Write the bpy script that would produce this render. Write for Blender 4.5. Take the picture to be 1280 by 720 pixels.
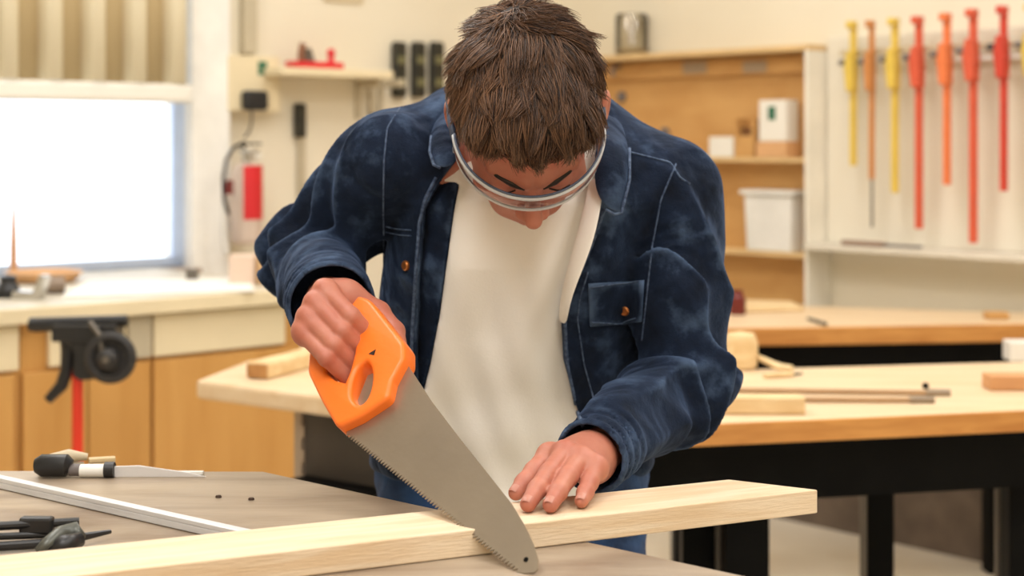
import bpy, bmesh, math, random
import numpy as np
from mathutils import Vector, Matrix, Quaternion
from mathutils.bvhtree import BVHTree
random.seed(7); RNG = np.random.default_rng(7)
for o in list(bpy.data.objects): bpy.data.objects.remove(o)
C = bpy.context.scene.collection
F_PX = 2000.0; HOR = 180.0; EYE = 1.30

# ---------------------------------------------------------------- camera
cam = bpy.data.objects.new('camera', bpy.data.cameras.new('camera')); C.objects.link(cam)
cam.location = (0, 0, EYE); cam.rotation_euler = (math.pi/2, 0, 0)
cam.data.sensor_width = 36; cam.data.lens = 36*F_PX/1280
cam.data.shift_y = -(360-HOR)/1280
cam.data.clip_start = 0.05
cam.data.dof.use_dof = True; cam.data.dof.focus_distance = 1.68; cam.data.dof.aperture_fstop = 4.8
bpy.context.scene.camera = cam
vs = bpy.context.scene.view_settings
vs.view_transform = 'Standard'; vs.look = 'None'; vs.gamma = 1.0; vs.use_curve_mapping = False
vs.exposure = -0.2
# ---------------------------------------------------------------- daylight outside
world = bpy.data.worlds.new('daylight'); bpy.context.scene.world = world; world.use_nodes = True
bg = world.node_tree.nodes['Background']; bg.inputs[0].default_value = (0.90, 0.95, 1.0, 1); bg.inputs[1].default_value = 3.2
# ---------------------------------------------------------------- ceiling lamps (position, size, watts)
LAMPS = [((-1.5, 3.7), 19), ((0.3, 4.2), 21), ((1.5, 3.0), 19), ((-0.75, 2.3), 13), ((0.75, 1.7), 8), ((-0.6, 0.3), 30), ((1.2, 0.1), 25), ((0.0, -1.9), 32)]
LAMP_COL = (1.0, 0.98, 0.955)

# ---------------------------------------------------------------- helpers
def lin(r, g, b):
    f = lambda c: (c/255)/12.92 if c/255 <= .04045 else ((c/255+.055)/1.055)**2.4
    return (f(r), f(g), f(b), 1)
def P(px, py, d): return Vector(((px-640)/F_PX*d, d, EYE-(py-HOR)/F_PX*d))
def G(px, py, z):                       # the point of the level z seen at a pixel
    d = (EYE-z)*F_PX/(py-HOR); return Vector(((px-640)/F_PX*d, d, z))
MATS = {}
def mat(name, col=None, rough=.6, metal=0, col2=None, scale=8, stretch=(1, 1, 1), bump=0, bscale=60, sss=0, spec=.5, detail=4, lo=.35, hi=.65, kind='noise', coat=0):
    if name in MATS: return MATS[name]
    m = bpy.data.materials.new(name); m.use_nodes = True; nt = m.node_tree; N = nt.nodes; Lk = nt.links
    b = N['Principled BSDF']; b.inputs['Base Color'].default_value = col
    b.inputs['Roughness'].default_value = rough; b.inputs['Metallic'].default_value = metal
    b.inputs['Specular IOR Level'].default_value = spec
    if coat: b.inputs['Coat Weight'].default_value = coat
    if sss:
        b.inputs['Subsurface Weight'].default_value = sss; b.inputs['Subsurface Radius'].default_value = (.012, .005, .003); b.inputs['Subsurface Scale'].default_value = 1
    tc = N.new('ShaderNodeTexCoord')
    mp = N.new('ShaderNodeMapping'); Lk.new(tc.outputs['Object'], mp.inputs[0]); mp.inputs['Scale'].default_value = stretch
    if col2 is None: col2 = tuple(c*.9 for c in col[:3])+(1,)
    if kind == 'wood':
        t = N.new('ShaderNodeTexNoise'); t.inputs['Scale'].default_value = scale; t.inputs['Detail'].default_value = 6; t.inputs['Distortion'].default_value = .6
    else:
        t = N.new('ShaderNodeTexNoise'); t.inputs['Scale'].default_value = scale; t.inputs['Detail'].default_value = detail
    Lk.new(mp.outputs[0], t.inputs[0])
    r = N.new('ShaderNodeValToRGB'); r.color_ramp.elements[0].position = lo; r.color_ramp.elements[1].position = hi
    r.color_ramp.elements[0].color = col2; r.color_ramp.elements[1].color = col
    Lk.new(t.outputs['Fac'], r.inputs[0]); Lk.new(r.outputs[0], b.inputs['Base Color'])
    if bump:
        t2 = N.new('ShaderNodeTexNoise'); t2.inputs['Scale'].default_value = bscale; t2.inputs['Detail'].default_value = 3; Lk.new(mp.outputs[0], t2.inputs[0])
        bp = N.new('ShaderNodeBump'); bp.inputs['Strength'].default_value = bump; bp.inputs['Distance'].default_value = .01
        Lk.new(t2.outputs['Fac'], bp.inputs['Height']); Lk.new(bp.outputs[0], b.inputs['Normal'])
    MATS[name] = m; return m

WALL = mat('cream_paint', lin(236, 227, 206), .7, col2=lin(233, 223, 201), scale=2)
WHITEP = mat('white_paint', lin(240, 236, 226), .6, scale=2, col2=lin(236, 231, 220))
CEIL = mat('ceiling_tile', lin(236, 234, 228), .9, scale=3)
FLOORM = mat('pale_floor', lin(242, 232, 214), .45, scale=5, col2=lin(234, 222, 202))
BASEM = mat('grey_brown_base', lin(118, 104, 92), .6, scale=9, col2=lin(98, 86, 76))
OAK = mat('orange_oak', lin(212, 160, 90), .5, kind='wood', scale=3, stretch=(4, 4, .5), col2=lin(200, 146, 76))
OAKD = mat('peg_wood', lin(211, 163, 100), .6, kind='wood', scale=4, stretch=(1, 1, 3), col2=lin(198, 148, 86))
MAPLE = mat('bench_maple', lin(232, 208, 174), .4, kind='wood', scale=5, stretch=(.6, 5, 5), col2=lin(222, 192, 152))
MAPLE_EDGE = mat('bench_edge', lin(212, 150, 78), .5, kind='wood', scale=6, stretch=(1, 1, 8), col2=lin(188, 124, 58))
CREAMP = mat('cream_laminate', lin(238, 222, 186), .5, scale=3)
GREYP = mat('greige_panel', lin(198, 186, 160), .5, scale=4)
PINE = mat('pine', lin(232, 211, 182), .55, kind='wood', scale=5, stretch=(1.2, 14, 14), col2=lin(222, 194, 158), bump=.15, bscale=40, lo=.38, hi=.6)
PINE2 = mat('pine_blank', lin(236, 210, 164), .55, kind='wood', scale=8, stretch=(1, 6, 6), col2=lin(220, 186, 134))
ENDG = mat('end_grain', lin(196, 146, 90), .7, scale=30, col2=lin(170, 120, 70))
REDW = mat('pinkish_wood', lin(214, 162, 112), .6, kind='wood', scale=8, stretch=(1, 5, 5), col2=lin(198, 142, 94))
BENCHTOP = mat('worn_bench_top', lin(172, 155, 134), .38, kind='wood', scale=5, stretch=(.7, 2.5, 1), col2=lin(124, 104, 86), bump=.1, bscale=25, lo=.28, hi=.62)
BLACK = mat('black_steel', lin(11, 11, 11), .5, scale=10, col2=lin(6, 6, 6), spec=.08)
DARKP = mat('dark_grey_panel', lin(70, 62, 55), .6, scale=5, col2=lin(60, 53, 47))
GREYM = mat('grey_steel', lin(110, 103, 94), .4, .3, scale=10)
BLACKPL = mat('black_plastic', lin(28, 28, 30), .4, scale=20)
ALU = mat('brushed_aluminium', lin(224, 226, 230), .35, .15, scale=12, stretch=(1, 20, 20))
STEEL = mat('saw_steel', lin(176, 164, 148), .36, .8, scale=4, stretch=(1, 1, 1), col2=lin(156, 145, 131), bump=.02, bscale=120)
CHROME = mat('bright_steel', lin(200, 198, 194), .25, .85)
ORANGE = mat('orange_plastic', lin(255, 128, 42), .38, scale=6, col2=lin(250, 120, 36), bump=.03, bscale=200)
WHITEPL = mat('white_plastic', lin(238, 236, 230), .4)
PAPER = mat('white_paper', lin(245, 242, 234), .8)
REDPL = mat('red_enamel', lin(222, 40, 48), .4)
DKRED = mat('dark_red', lin(110, 30, 24), .4)
GREEN = mat('green_label', lin(40, 110, 80), .6)
YEL = mat('yellow_enamel', lin(228, 196, 84), .45)
ORG = mat('orange_enamel', lin(236, 126, 72), .45)
ORGB = mat('brown_orange_enamel', lin(208, 138, 76), .45)
REDO = mat('red_orange_enamel', lin(218, 92, 62), .45)
REDC = mat('clamp_red_enamel', lin(208, 66, 48), .45)
OLIVE = mat('dark_olive', lin(52, 50, 36), .5, scale=40, col2=lin(26, 25, 20))
PINK = mat('pinkish_card', lin(232, 206, 186), .7)
STRIPE_A = mat('curtain_light', lin(240, 230, 204), .8)
STRIPE_B = mat('curtain_tan', lin(204, 184, 140), .8)
SKIN = mat('skin', lin(190, 124, 102), .5, scale=30, col2=lin(178, 104, 84), sss=.25, bump=.04, bscale=350, lo=.3, hi=.7)
NAIL = mat('nail', lin(196, 132, 112), .35)
LIP = mat('lip', lin(196, 110, 98), .45)
EYEW = mat('eye_white', lin(230, 225, 220), .2)
HAIR = mat('brown_hair_base', lin(40, 27, 20), .6, scale=60, col2=lin(26, 18, 13))
SHIRT = mat('offwhite_cotton', lin(251, 247, 240), .85, scale=4, col2=lin(248, 243, 234), bump=.08, bscale=400, spec=.2)
THREAD = mat('pale_thread', lin(88, 104, 130), .9)
COPPER = mat('copper_button', lin(196, 122, 66), .35, .7)
def denim_mat():
    m = bpy.data.materials.new('dark_denim'); m.use_nodes = True; nt = m.node_tree; N = nt.nodes; Lk = nt.links; b = N['Principled BSDF']
    b.inputs['Roughness'].default_value = .85; b.inputs['Specular IOR Level'].default_value = .15
    b.inputs['Sheen Weight'].default_value = .25; b.inputs['Sheen Tint'].default_value = lin(120, 150, 200)
    tc = N.new('ShaderNodeTexCoord')
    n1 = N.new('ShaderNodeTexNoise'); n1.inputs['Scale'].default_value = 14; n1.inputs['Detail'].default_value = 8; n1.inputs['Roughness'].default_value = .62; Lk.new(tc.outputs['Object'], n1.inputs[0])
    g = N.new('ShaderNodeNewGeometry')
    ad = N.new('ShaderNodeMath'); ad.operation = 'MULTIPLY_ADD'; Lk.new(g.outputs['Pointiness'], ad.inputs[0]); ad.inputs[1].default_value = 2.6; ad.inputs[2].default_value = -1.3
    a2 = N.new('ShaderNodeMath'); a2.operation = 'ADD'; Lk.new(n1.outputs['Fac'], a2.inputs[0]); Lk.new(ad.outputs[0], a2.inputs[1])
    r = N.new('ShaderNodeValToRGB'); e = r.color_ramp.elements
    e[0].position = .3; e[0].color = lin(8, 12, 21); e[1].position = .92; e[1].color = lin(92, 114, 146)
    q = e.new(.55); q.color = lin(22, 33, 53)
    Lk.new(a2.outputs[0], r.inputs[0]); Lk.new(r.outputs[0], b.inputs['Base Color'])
    n2 = N.new('ShaderNodeTexNoise'); n2.inputs['Scale'].default_value = 45; n2.inputs['Detail'].default_value = 5; Lk.new(tc.outputs['Object'], n2.inputs[0])
    w = N.new('ShaderNodeTexNoise'); w.inputs['Scale'].default_value = 500; Lk.new(tc.outputs['Object'], w.inputs[0])
    s = N.new('ShaderNodeMath'); s.operation = 'MULTIPLY_ADD'; Lk.new(w.outputs['Fac'], s.inputs[0]); s.inputs[1].default_value = .15; Lk.new(n2.outputs['Fac'], s.inputs[2])
    bp = N.new('ShaderNodeBump'); bp.inputs['Strength'].default_value = .55; bp.inputs['Distance'].default_value = .006
    Lk.new(s.outputs[0], bp.inputs['Height'])
    n3 = N.new('ShaderNodeTexNoise'); n3.inputs['Scale'].default_value = 13; n3.inputs['Detail'].default_value = 2; n3.inputs['Distortion'].default_value = .6; Lk.new(tc.outputs['Object'], n3.inputs[0])
    b3 = N.new('ShaderNodeBump'); b3.inputs['Strength'].default_value = .8; b3.inputs['Distance'].default_value = .035
    Lk.new(n3.outputs['Fac'], b3.inputs['Height']); Lk.new(bp.outputs[0], b3.inputs['Normal']); Lk.new(b3.outputs[0], b.inputs['Normal'])
    return m
DENIM = denim_mat()
JEAN = mat('blue_jean', lin(44, 78, 128), .9, scale=20, col2=lin(26, 48, 84), bump=.3, bscale=80)
def strand_mat():
    m = bpy.data.materials.new('brown_hair'); m.use_nodes = True; nt = m.node_tree; N = nt.nodes; b = N['Principled BSDF']
    b.inputs['Roughness'].default_value = .42; b.inputs['Specular IOR Level'].default_value = .45
    g = N.new('ShaderNodeNewGeometry'); r = N.new('ShaderNodeValToRGB'); e = r.color_ramp.elements
    e[0].color = lin(44, 28, 20); e[1].color = lin(128, 92, 66); nt.links.new(g.outputs['Random Per Island'], r.inputs[0]); nt.links.new(r.outputs[0], b.inputs['Base Color'])
    return m
STRAND = strand_mat()
def clear_mat(name, tint, fac):
    m = bpy.data.materials.new(name); m.use_nodes = True; nt = m.node_tree; N = nt.nodes
    N.remove(N['Principled BSDF']); o = N['Material Output']
    a = N.new('ShaderNodeBsdfTransparent'); a.inputs[0].default_value = tint; g = N.new('ShaderNodeBsdfGlossy'); g.inputs['Roughness'].default_value = .08
    f = N.new('ShaderNodeFresnel'); f.inputs[0].default_value = 1.5
    ad = N.new('ShaderNodeMath'); ad.operation = 'ADD'; ad.use_clamp = True; nt.links.new(f.outputs[0], ad.inputs[0]); ad.inputs[1].default_value = fac
    mx = N.new('ShaderNodeMixShader'); nt.links.new(ad.outputs[0], mx.inputs[0]); nt.links.new(a.outputs[0], mx.inputs[1]); nt.links.new(g.outputs[0], mx.inputs[2]); nt.links.new(mx.outputs[0], o.inputs[0]); return m
GLASS = clear_mat('window_glass', (.97, .98, 1, 1), 0)
LENS = clear_mat('clear_lens', (.92, .93, .95, 1), .04)
JAR = clear_mat('clear_jar', (.90, .88, .82, 1), .06)
def lamp_mat():
    m = bpy.data.materials.new('lamp_diffuser'); m.use_nodes = True; b = m.node_tree.nodes['Principled BSDF']
    b.inputs['Emission Color'].default_value = (*LAMP_COL, 1); b.inputs['Emission Strength'].default_value = 4; return m
DIFF = lamp_mat()

def tag(o, label=None, cat=None, group=None, kind=None):
    if label: o['label'] = label
    if cat: o['category'] = cat
    if group: o['group'] = group
    if kind: o['kind'] = kind
    return o
class MB:
    def __init__(s): s.v = []; s.f = []
    def add(s, vs_, fs_):
        b = len(s.v); s.v += [tuple(v) for v in vs_]; s.f += [tuple(i+b for i in f) for f in fs_]; return s
    def box(s, x0, x1, y0, y1, z0, z1):
        x0, x1 = sorted((x0, x1)); y0, y1 = sorted((y0, y1)); z0, z1 = sorted((z0, z1))
        return s.add([(x, y, z) for z in (z0, z1) for y in (y0, y1) for x in (x0, x1)], [(0, 2, 3, 1), (4, 5, 7, 6), (0, 1, 5, 4), (2, 6, 7, 3), (0, 4, 6, 2), (1, 3, 7, 5)])
    def prism(s, poly, z0, z1, T=None):
        n = len(poly); a = sum(poly[i][0]*poly[(i+1) % n][1]-poly[(i+1) % n][0]*poly[i][1] for i in range(n))
        if a < 0: poly = poly[::-1]
        vs_ = [Vector((p[0], p[1], z)) for z in (z0, z1) for p in poly]
        if T: vs_ = [T @ v for v in vs_]
        return s.add(vs_, [tuple(range(n))[::-1], tuple(range(n, 2*n))]+[(i, (i+1) % n, n+(i+1) % n, n+i) for i in range(n)])
    def tube(s, pts, r, n=12, close=False, cap=True):
        pts = [Vector(p) for p in pts]; m = len(pts); rs = r if isinstance(r, (list, tuple)) else [r]*m
        up = None; vs_ = []
        for i, p in enumerate(pts):
            if close: t = pts[(i+1) % m]-pts[i-1]
            else: t = pts[min(i+1, m-1)]-pts[max(i-1, 0)]
            t.normalize()
            if up is None: up = t.orthogonal().normalized()
            up = (up-t*up.dot(t)).normalized(); w = t.cross(up)
            for k in range(n):
                a = 2*math.pi*k/n; vs_.append(p+(up*math.cos(a)+w*math.sin(a))*rs[i])
        fs_ = [(i*n+k, i*n+(k+1) % n, ((i+1) % m)*n+(k+1) % n, ((i+1) % m)*n+k) for i in range(m if close else m-1) for k in range(n)]
        if cap and not close: fs_ += [tuple(range(n))[::-1], tuple((m-1)*n+k for k in range(n))]
        return s.add(vs_, fs_)
    def cyl(s, a, b, r0, r1=None, n=24): return s.tube([a, b], [r0, r0 if r1 is None else r1], n)
    def lathe(s, prof, c=(0, 0, 0), axis=(0, 0, 1), n=32):          # prof: (r, h)
        q = Vector((0, 0, 1)).rotation_difference(Vector(axis)); c = Vector(c); vs_ = []
        for r, h in prof:
            for k in range(n):
                a = 2*math.pi*k/n; vs_.append(c+q @ Vector((r*math.cos(a), r*math.sin(a), h)))
        m = len(prof)
        return s.add(vs_, [(i*n+k, i*n+(k+1) % n, (i+1)*n+(k+1) % n, (i+1)*n+k) for i in range(m-1) for k in range(n)]+[tuple(range(n))[::-1], tuple((m-1)*n+k for k in range(n))])
    def build(s, name, m, parent=None, origin=None, F=None, bevel=0, smooth=False, seg=2):
        """parent: geometry given in the parent's frame; F: geometry given in frame F, origin set inside that frame"""
        me = bpy.data.meshes.new(name); vv = [Vector(v) for v in s.v]
        o = bpy.data.objects.new(name, me); C.objects.link(o)
        org = Vector(origin) if origin is not None else Vector((0, 0, 0))
        if parent is not None:
            o.parent = parent
            base = parent.get('_o', None)
            base = Vector(base) if base is not None else Vector((0, 0, 0)); vv = [v-base for v in vv]; o['_o'] = list(base)
        else:
            if origin is None and vv:
                lo = [min(v[i] for v in vv) for i in range(3)]; hi = [max(v[i] for v in vv) for i in range(3)]
                org = Vector(((lo[0]+hi[0])/2, (lo[1]+hi[1])/2, lo[2]))
            vv = [v-org for v in vv]; o['_o'] = list(org)
            if F: o.location = F.w(org); o.rotation_euler = (0, 0, F.rz)
            else: o.location = org
        me.from_pydata([tuple(v) for v in vv], [], s.f); me.validate(); me.update()
        if m: me.materials.append(m)
        if smooth:
            for p in me.polygons: p.use_smooth = True
            if smooth == 'auto':
                me.set_sharp_from_angle(angle=math.radians(35))
        if bevel:
            bv = o.modifiers.new('bevel', 'BEVEL'); bv.width = bevel; bv.segments = seg; bv.limit_method = 'ANGLE'
        return o
class Frame:
    def __init__(s, ox, oy, rz): s.o = Vector((ox, oy, 0)); s.rz = rz; s.q = Matrix.Rotation(rz, 3, 'Z')
    def w(s, p): return s.o+s.q @ Vector(p)
    def l(s, p): return s.q.transposed() @ (Vector(p)-s.o)
    def hit(s, px, py, off):            # frame point of the plane y = -off seen at the pixel
        a = s.l(Vector((0, 0, EYE))); b = s.l(Vector(((px-640)/F_PX, 1, EYE-(py-HOR)/F_PX)))
        t = (-off-a.y)/(b.y-a.y); return a+(b-a)*t
def empty(name, p, F=None, rz=0):
    o = bpy.data.objects.new(name, None); C.objects.link(o); o.empty_display_size = .05
    o['_o'] = list(p)
    if F: o.location = F.w(p); o.rotation_euler = (0, 0, F.rz)
    else: o.location = p; o.rotation_euler = (0, 0, rz)
    return o
def copy_tree(o, parent=None):
    c = o.copy(); C.objects.link(c); c.parent = parent
    for ch in list(o.children): copy_tree(ch, c)
    return c
cyclic = lambda n: [(i, (i+1) % n) for i in range(n)]

A_L = math.atan2(.9, 1); A_R = A_L-math.pi/2
CX, CY = .192, 6.4
FL = Frame(CX, CY, A_L); FR = Frame(CX, CY, A_R)     # wall frames: x along the wall, -y into the room
def rect(F, x0, y0, x1, y1, off):
    a = F.hit(x0, y0, off); b = F.hit(x1, y0, off); c = F.hit(x1, y1, off); d_ = F.hit(x0, y1, off)
    return a.x, b.x, (c.z+d_.z)/2, (a.z+b.z)/2      # x0, x1, z0, z1

# ================================================================ ROOM
S = 7.6; H = 3.2
def st(o): o['kind'] = 'structure'; return o
fl = MB().box(-S, 0, -S, 0, -.1, 0)
st(fl.build('floor', FLOORM, F=FL)); st(MB().box(-S, 0, -S, 0, H, H+.1).build('ceiling', CEIL, F=FL))
# left wall with window opening
wx0, wx1, wz0, wz1 = rect(FL, -260, 40, 236, 336, 0)
wz1 = FL.hit(120, 60, 0).z; wz0 = FL.hit(100, 345, 0).z+.01; wtop = 2.15; STRENGTH = 1
wm = MB().box(-S, wx0, 0, .15, 0, H).box(wx1, .15, 0, .15, 0, H).box(wx0, wx1, 0, .15, 0, wz0).box(wx0, wx1, 0, .15, wtop, H)
st(wm.build('wall_left', WALL, F=FL))
st(MB().box(0, S, 0, .15, 0, H).build('wall_right', WALL, F=FR))
st(MB().box(-S-.15, -S, -S, 0, 0, H).build('wall_front', WALL, F=FL))
st(MB().box(-S, 0, -S-.15, -S, 0, H).build('wall_back', WALL, F=FL))
# window
FRM = mat('window_frame_pale_blue', lin(206, 218, 238), .5)
w = st(MB().box(wx0, wx1, .05, .09, wz0, wz0+.03).box(wx0, wx0+.03, .05, .09, wz0, wtop).box(wx1-.018, wx1, .0, .09, wz0, wtop).box(wx0, wx1, .05, .09, wtop-.03, wtop).build('window_1', FRM, F=FL))
MB().box(wx0+.02, wx1-.015, .066, .072, wz0+.02, wtop-.02).build('window_pane', GLASS, w)
MB().box(wx1-.006, wx1+.004, -.004, -.0005, wz0, wtop).build('gasket', mat('gasket_blue_grey', lin(86, 94, 116), .5), w)
MB().box(wx0-.03, wx1+.016, -.06, .1, wz0-.035, wz0).build('window_sill', mat('sill_brown_grey', lin(176, 158, 144), .5), w, bevel=.004)
# white pilaster beside the window
a = FL.hit(240, 200, .05).x; b = FL.hit(288, 200, .05).x
st(MB().box(a, b, -.05, 0, 0, H).build('trim_1', mat('bright_white_paint', lin(250, 248, 242), .6), F=FL, bevel=.004))
a = FL.hit(305, 20, .03).x; b = FL.hit(322, 20, .03).x
st(MB().box(a, b, -.03, 0, FL.hit(310, 66, .03).z, H).build('trim_2', GREYP, F=FL))
st(MB().box(-S, 0, -.015, 0, 0, .28).build('baseboard_left', BASEM, F=FL)); st(MB().box(0, S, -.015, 0, 0, .30).build('baseboard_right', BASEM, F=FR))
# curtain above the window: pleated, in one piece, with a roller tube
zr = FL.hit(120, 115, .06).z
cv = []; n = 420; x0 = wx0-.02; x1 = FL.hit(237, 50, .09).x
cx = np.linspace(x0, x1, n); ph = (cx-x1)/.142*2*np.pi
cy = -.09+.028*np.tanh(2.2*np.sin(ph+.6))
cm = MB(); vs_ = [(cx[i], cy[i]+dy, z) for dy in (0, .003) for z in (zr+.03, 2.3) for i in range(n)]
fs_ = []
for k in (0, 2*n):
    for i in range(n-1):
        q = (k+i, k+i+1, k+n+i+1, k+n+i); fs_.append(q if k == 0 else q[::-1])
fs_ += [(i, 2*n+i, 2*n+i+1, i+1) for i in range(n-1)]+[(n+i, n+i+1, 3*n+i+1, 3*n+i) for i in range(n-1)]
cm.add(vs_, fs_); cur = empty('window_blind', (wx1, -.09, zr), FL)
tag(cur, 'beige pleated blind half drawn over the bright window with white bottom rail', 'blind')
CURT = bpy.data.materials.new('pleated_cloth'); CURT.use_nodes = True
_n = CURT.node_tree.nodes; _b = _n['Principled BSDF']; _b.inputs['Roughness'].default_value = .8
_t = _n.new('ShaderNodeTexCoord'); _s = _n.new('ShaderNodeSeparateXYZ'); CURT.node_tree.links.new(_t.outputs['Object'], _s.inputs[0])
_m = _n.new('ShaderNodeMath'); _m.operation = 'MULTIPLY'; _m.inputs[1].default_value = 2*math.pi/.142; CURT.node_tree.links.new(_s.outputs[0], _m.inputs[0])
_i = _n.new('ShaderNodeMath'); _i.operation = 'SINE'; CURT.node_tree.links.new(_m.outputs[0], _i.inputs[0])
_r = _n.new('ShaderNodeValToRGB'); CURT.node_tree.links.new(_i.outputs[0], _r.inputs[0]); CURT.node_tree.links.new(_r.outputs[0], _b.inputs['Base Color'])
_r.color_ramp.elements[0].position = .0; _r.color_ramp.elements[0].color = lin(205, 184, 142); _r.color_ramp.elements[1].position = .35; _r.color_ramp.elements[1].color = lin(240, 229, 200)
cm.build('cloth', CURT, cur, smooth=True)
MB().box(x0, x1, -.115, -.045, zr-.03, zr+.03).build('bottom_rail', WHITEP, cur, bevel=.012)

# ceiling lamps
for i, ((lx, ly), wt) in enumerate(LAMPS):
    e = empty('ceiling_light', (lx, ly, H))
    tag(e, 'rectangular white ceiling light panel above the workshop, out of the photo', 'ceiling light', 'ceiling light panels')
    MB().box(lx-.32, lx+.32, ly-.62, ly+.62, H-.05, H-.0005).build('frame', WHITEP, e)
    MB().box(lx-.28, lx+.28, ly-.58, ly+.58, H-.056, H-.0505).build('diffuser', DIFF, e)
    ld = bpy.data.lights.new('panel', 'AREA'); ld.shape = 'RECTANGLE'; ld.size = .56; ld.size_y = 1.16; ld.energy = wt; ld.color = LAMP_COL
    lo_ = bpy.data.objects.new('panel', ld); C.objects.link(lo_); lo_.parent = e; lo_.location = (0, 0, -.065)

# ================================================================ LEFT WALL COUNTER
OFF = .935; zc = .90
bx1 = FL.hit(402, 400, OFF).x; bx0 = FL.hit(-420, 400, OFF).x
wt_ = empty('worktop', ((bx0+bx1)/2, -.5, zc-.04), FL)
MB().box(bx0, bx1, -OFF+.012, -.016, zc-.04, zc).build('slab', mat('worktop_greige', lin(208, 199, 180), .45), wt_, bevel=.003); MB().box(bx0, bx1, -OFF, -OFF+.0115, zc-.04, zc-.001).build('edge_band', CREAMP, wt_, bevel=.003)
tag(wt_, 'long cream worktop running along the window wall', 'worktop')
def unit(xa, xb, drawer_px, doors, label):
    e = empty('base_cabinet', ((xa+xb)/2, -.5, 0), FL); tag(e, label, 'cabinet', 'base cabinets under the window worktop')
    MB().box(xa, xb, -OFF+.05, -.02, .0, zc-.04).build('body', OAK, e)
    for (p0, p1, m_) in drawer_px:
        a = FL.hit(p0, 420, OFF-.03).x; b = FL.hit(p1, 420, OFF-.03).x
        MB().box(a, b, -OFF+.03, -OFF+.0495, zc-.155, zc-.045).build('drawer', m_, e, bevel=.003)
    for (p0, p1) in doors:
        a = FL.hit(p0, 500, OFF-.03).x; b = FL.hit(p1, 500, OFF-.03).x
        MB().box(a, b, -OFF+.032, -OFF+.0495, .1, zc-.165).build('door', OAK, e, bevel=.003)
xa = FL.hit(26, 500, OFF-.05).x; xm = FL.hit(191, 500, OFF-.05).x
unit(xa, xm-.003, [(161, 190, GREYP), (62, 158, CREAMP)], [(30, 110), (112, 189)], 'orange oak base cabinet behind the red post and black roller')
unit(xm, FL.hit(376, 500, OFF-.05).x, [(193, 357, CREAMP)], [(193, 372)], 'orange oak base cabinet with wide cream drawer, right of the red post')
unit(bx0+.02, xa-.003, [(-200, 24, CREAMP)], [(-200, -60), (-56, 18)], 'orange oak base cabinet at the left edge of the photo')

# pedestal with black clamp head and red post, in front of the counter
D0 = 3.66
def V(px, py, dd=0): return P(px, py, D0+dd)
b_ = V(97, 520); e = empty('roller_stand', (b_.x, D0, 0)); tag(e, 'black vise head with round wheel on a thin red post before the oak cabinets', 'stand')
MB().cyl((b_.x, D0, .02), (b_.x, D0, V(97, 462).z), .0125).build('post', mat('post_red', lin(232, 60, 36), .4), e, smooth='auto')
MB().lathe([(.16, 0), (.16, .012), (.03, .02), (.02, .06)], (b_.x, D0, 0)).build('foot', BLACK, e, smooth='auto')
MB().tube([V(36, 405), V(44, 406), V(160, 401)], [.016, .017, .014]).box(V(70, 0).x, V(150, 0).x, D0-.04, D0+.04, V(0, 425).z, V(0, 404).z).build('jaw', BLACKPL, e, bevel=.004)
MB().prism([(V(x, y).x, V(x, y).z) for x, y in ((76, 410), (128, 410), (124, 472), (104, 474), (94, 468), (96, 440))], -.03, .03, Matrix.Translation((0, D0, 0)) @ Matrix.Rotation(math.pi/2, 4, 'X')).build('body', BLACKPL, e, bevel=.006)
MB().tube([V(84, 415), V(86, 440), V(84, 462), V(77, 482), V(60, 500)], [.018, .018, .016, .015, .011]).build('lever', BLACKPL, e, smooth='auto')
wc = V(138, 447, -.05)
wheel = MB(); wheel.tube([wc+Vector((math.cos(a)*.047, .0, math.sin(a)*.047)) for a in np.linspace(0, 2*math.pi, 33)[:-1]], .0125, close=True).lathe([(.022, 0), (.022, .03), (.012, .04)], wc, (0, -1, 0))
wheel.lathe([(.046, .0), (.046, .008), (.0, .0081)], wc+Vector((0, .008, 0)), (0, -1, 0))
wo = wheel.build('wheel', mat('dark_rubber', lin(44, 42, 42), .6), e, smooth='auto')
MB().cyl(wc+Vector((0, .0, 0)), wc+Vector((-.02, .1, .01)), .012).build('axle', BLACKPL, e)
MB().lathe([(.008, 0), (.008, .004), (.001, .005)], wc+Vector((0, -.04, 0)), (0, -1, 0)).build('hub_cap', GREYM, wo)
MB().tube([V(112, 402, -.05), V(124, 418, -.055), V(128, 440, -.055)], .006).build('brace', GREYM, e)

# things on the counter
def on_counter(px, py): return FL.l(G(px, py, zc))
def local_box(name, m, label, cat, px0, px1, py, hz, dep, F=FL, zt=zc, bevel=.003, rz=0, group=None):
    """a box standing on level zt whose front face spans px0..px1 at base row py"""
    a = G(px0, py, zt); b = G(px1, py, zt); wd = (b-a).length; c = (a+b)/2
    ang = math.atan2(b.y-a.y, b.x-a.x)+rz
    o = MB().box(-wd/2, wd/2, 0, dep, 0, hz).build(name, m, origin=(0, 0, 0), bevel=bevel); o.location = (c.x, c.y, zt+.0005); o.rotation_euler = (0, 0, ang)
    tag(o, label, cat, group); return o
a = [on_counter(*p) for p in ((76, 374), (318, 365), (312, 349), (110, 352))]
o = MB().prism([(v.x, v.y) for v in a], zc+.0005, zc+.006).build('paper_sheet', PAPER, F=FL); tag(o, 'large white sheet lying flat on the worktop under the window', 'paper')
local_box('cardboard_box', PINK, 'pale pinkish box standing on the worktop under the fire extinguisher', 'box', 286, 317, 357, .085, .07)
local_box('tan_box', mat('tan_card', lin(214, 178, 132), .7), 'small tan box on the worktop beside the person\'s sleeve', 'box', 320, 344, 356, .078, .06)
o = local_box('metal_block', GREYM, 'small grey metal tool behind the white sheet on the worktop', 'tool', 232, 246, 352, .035, .03)
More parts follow.
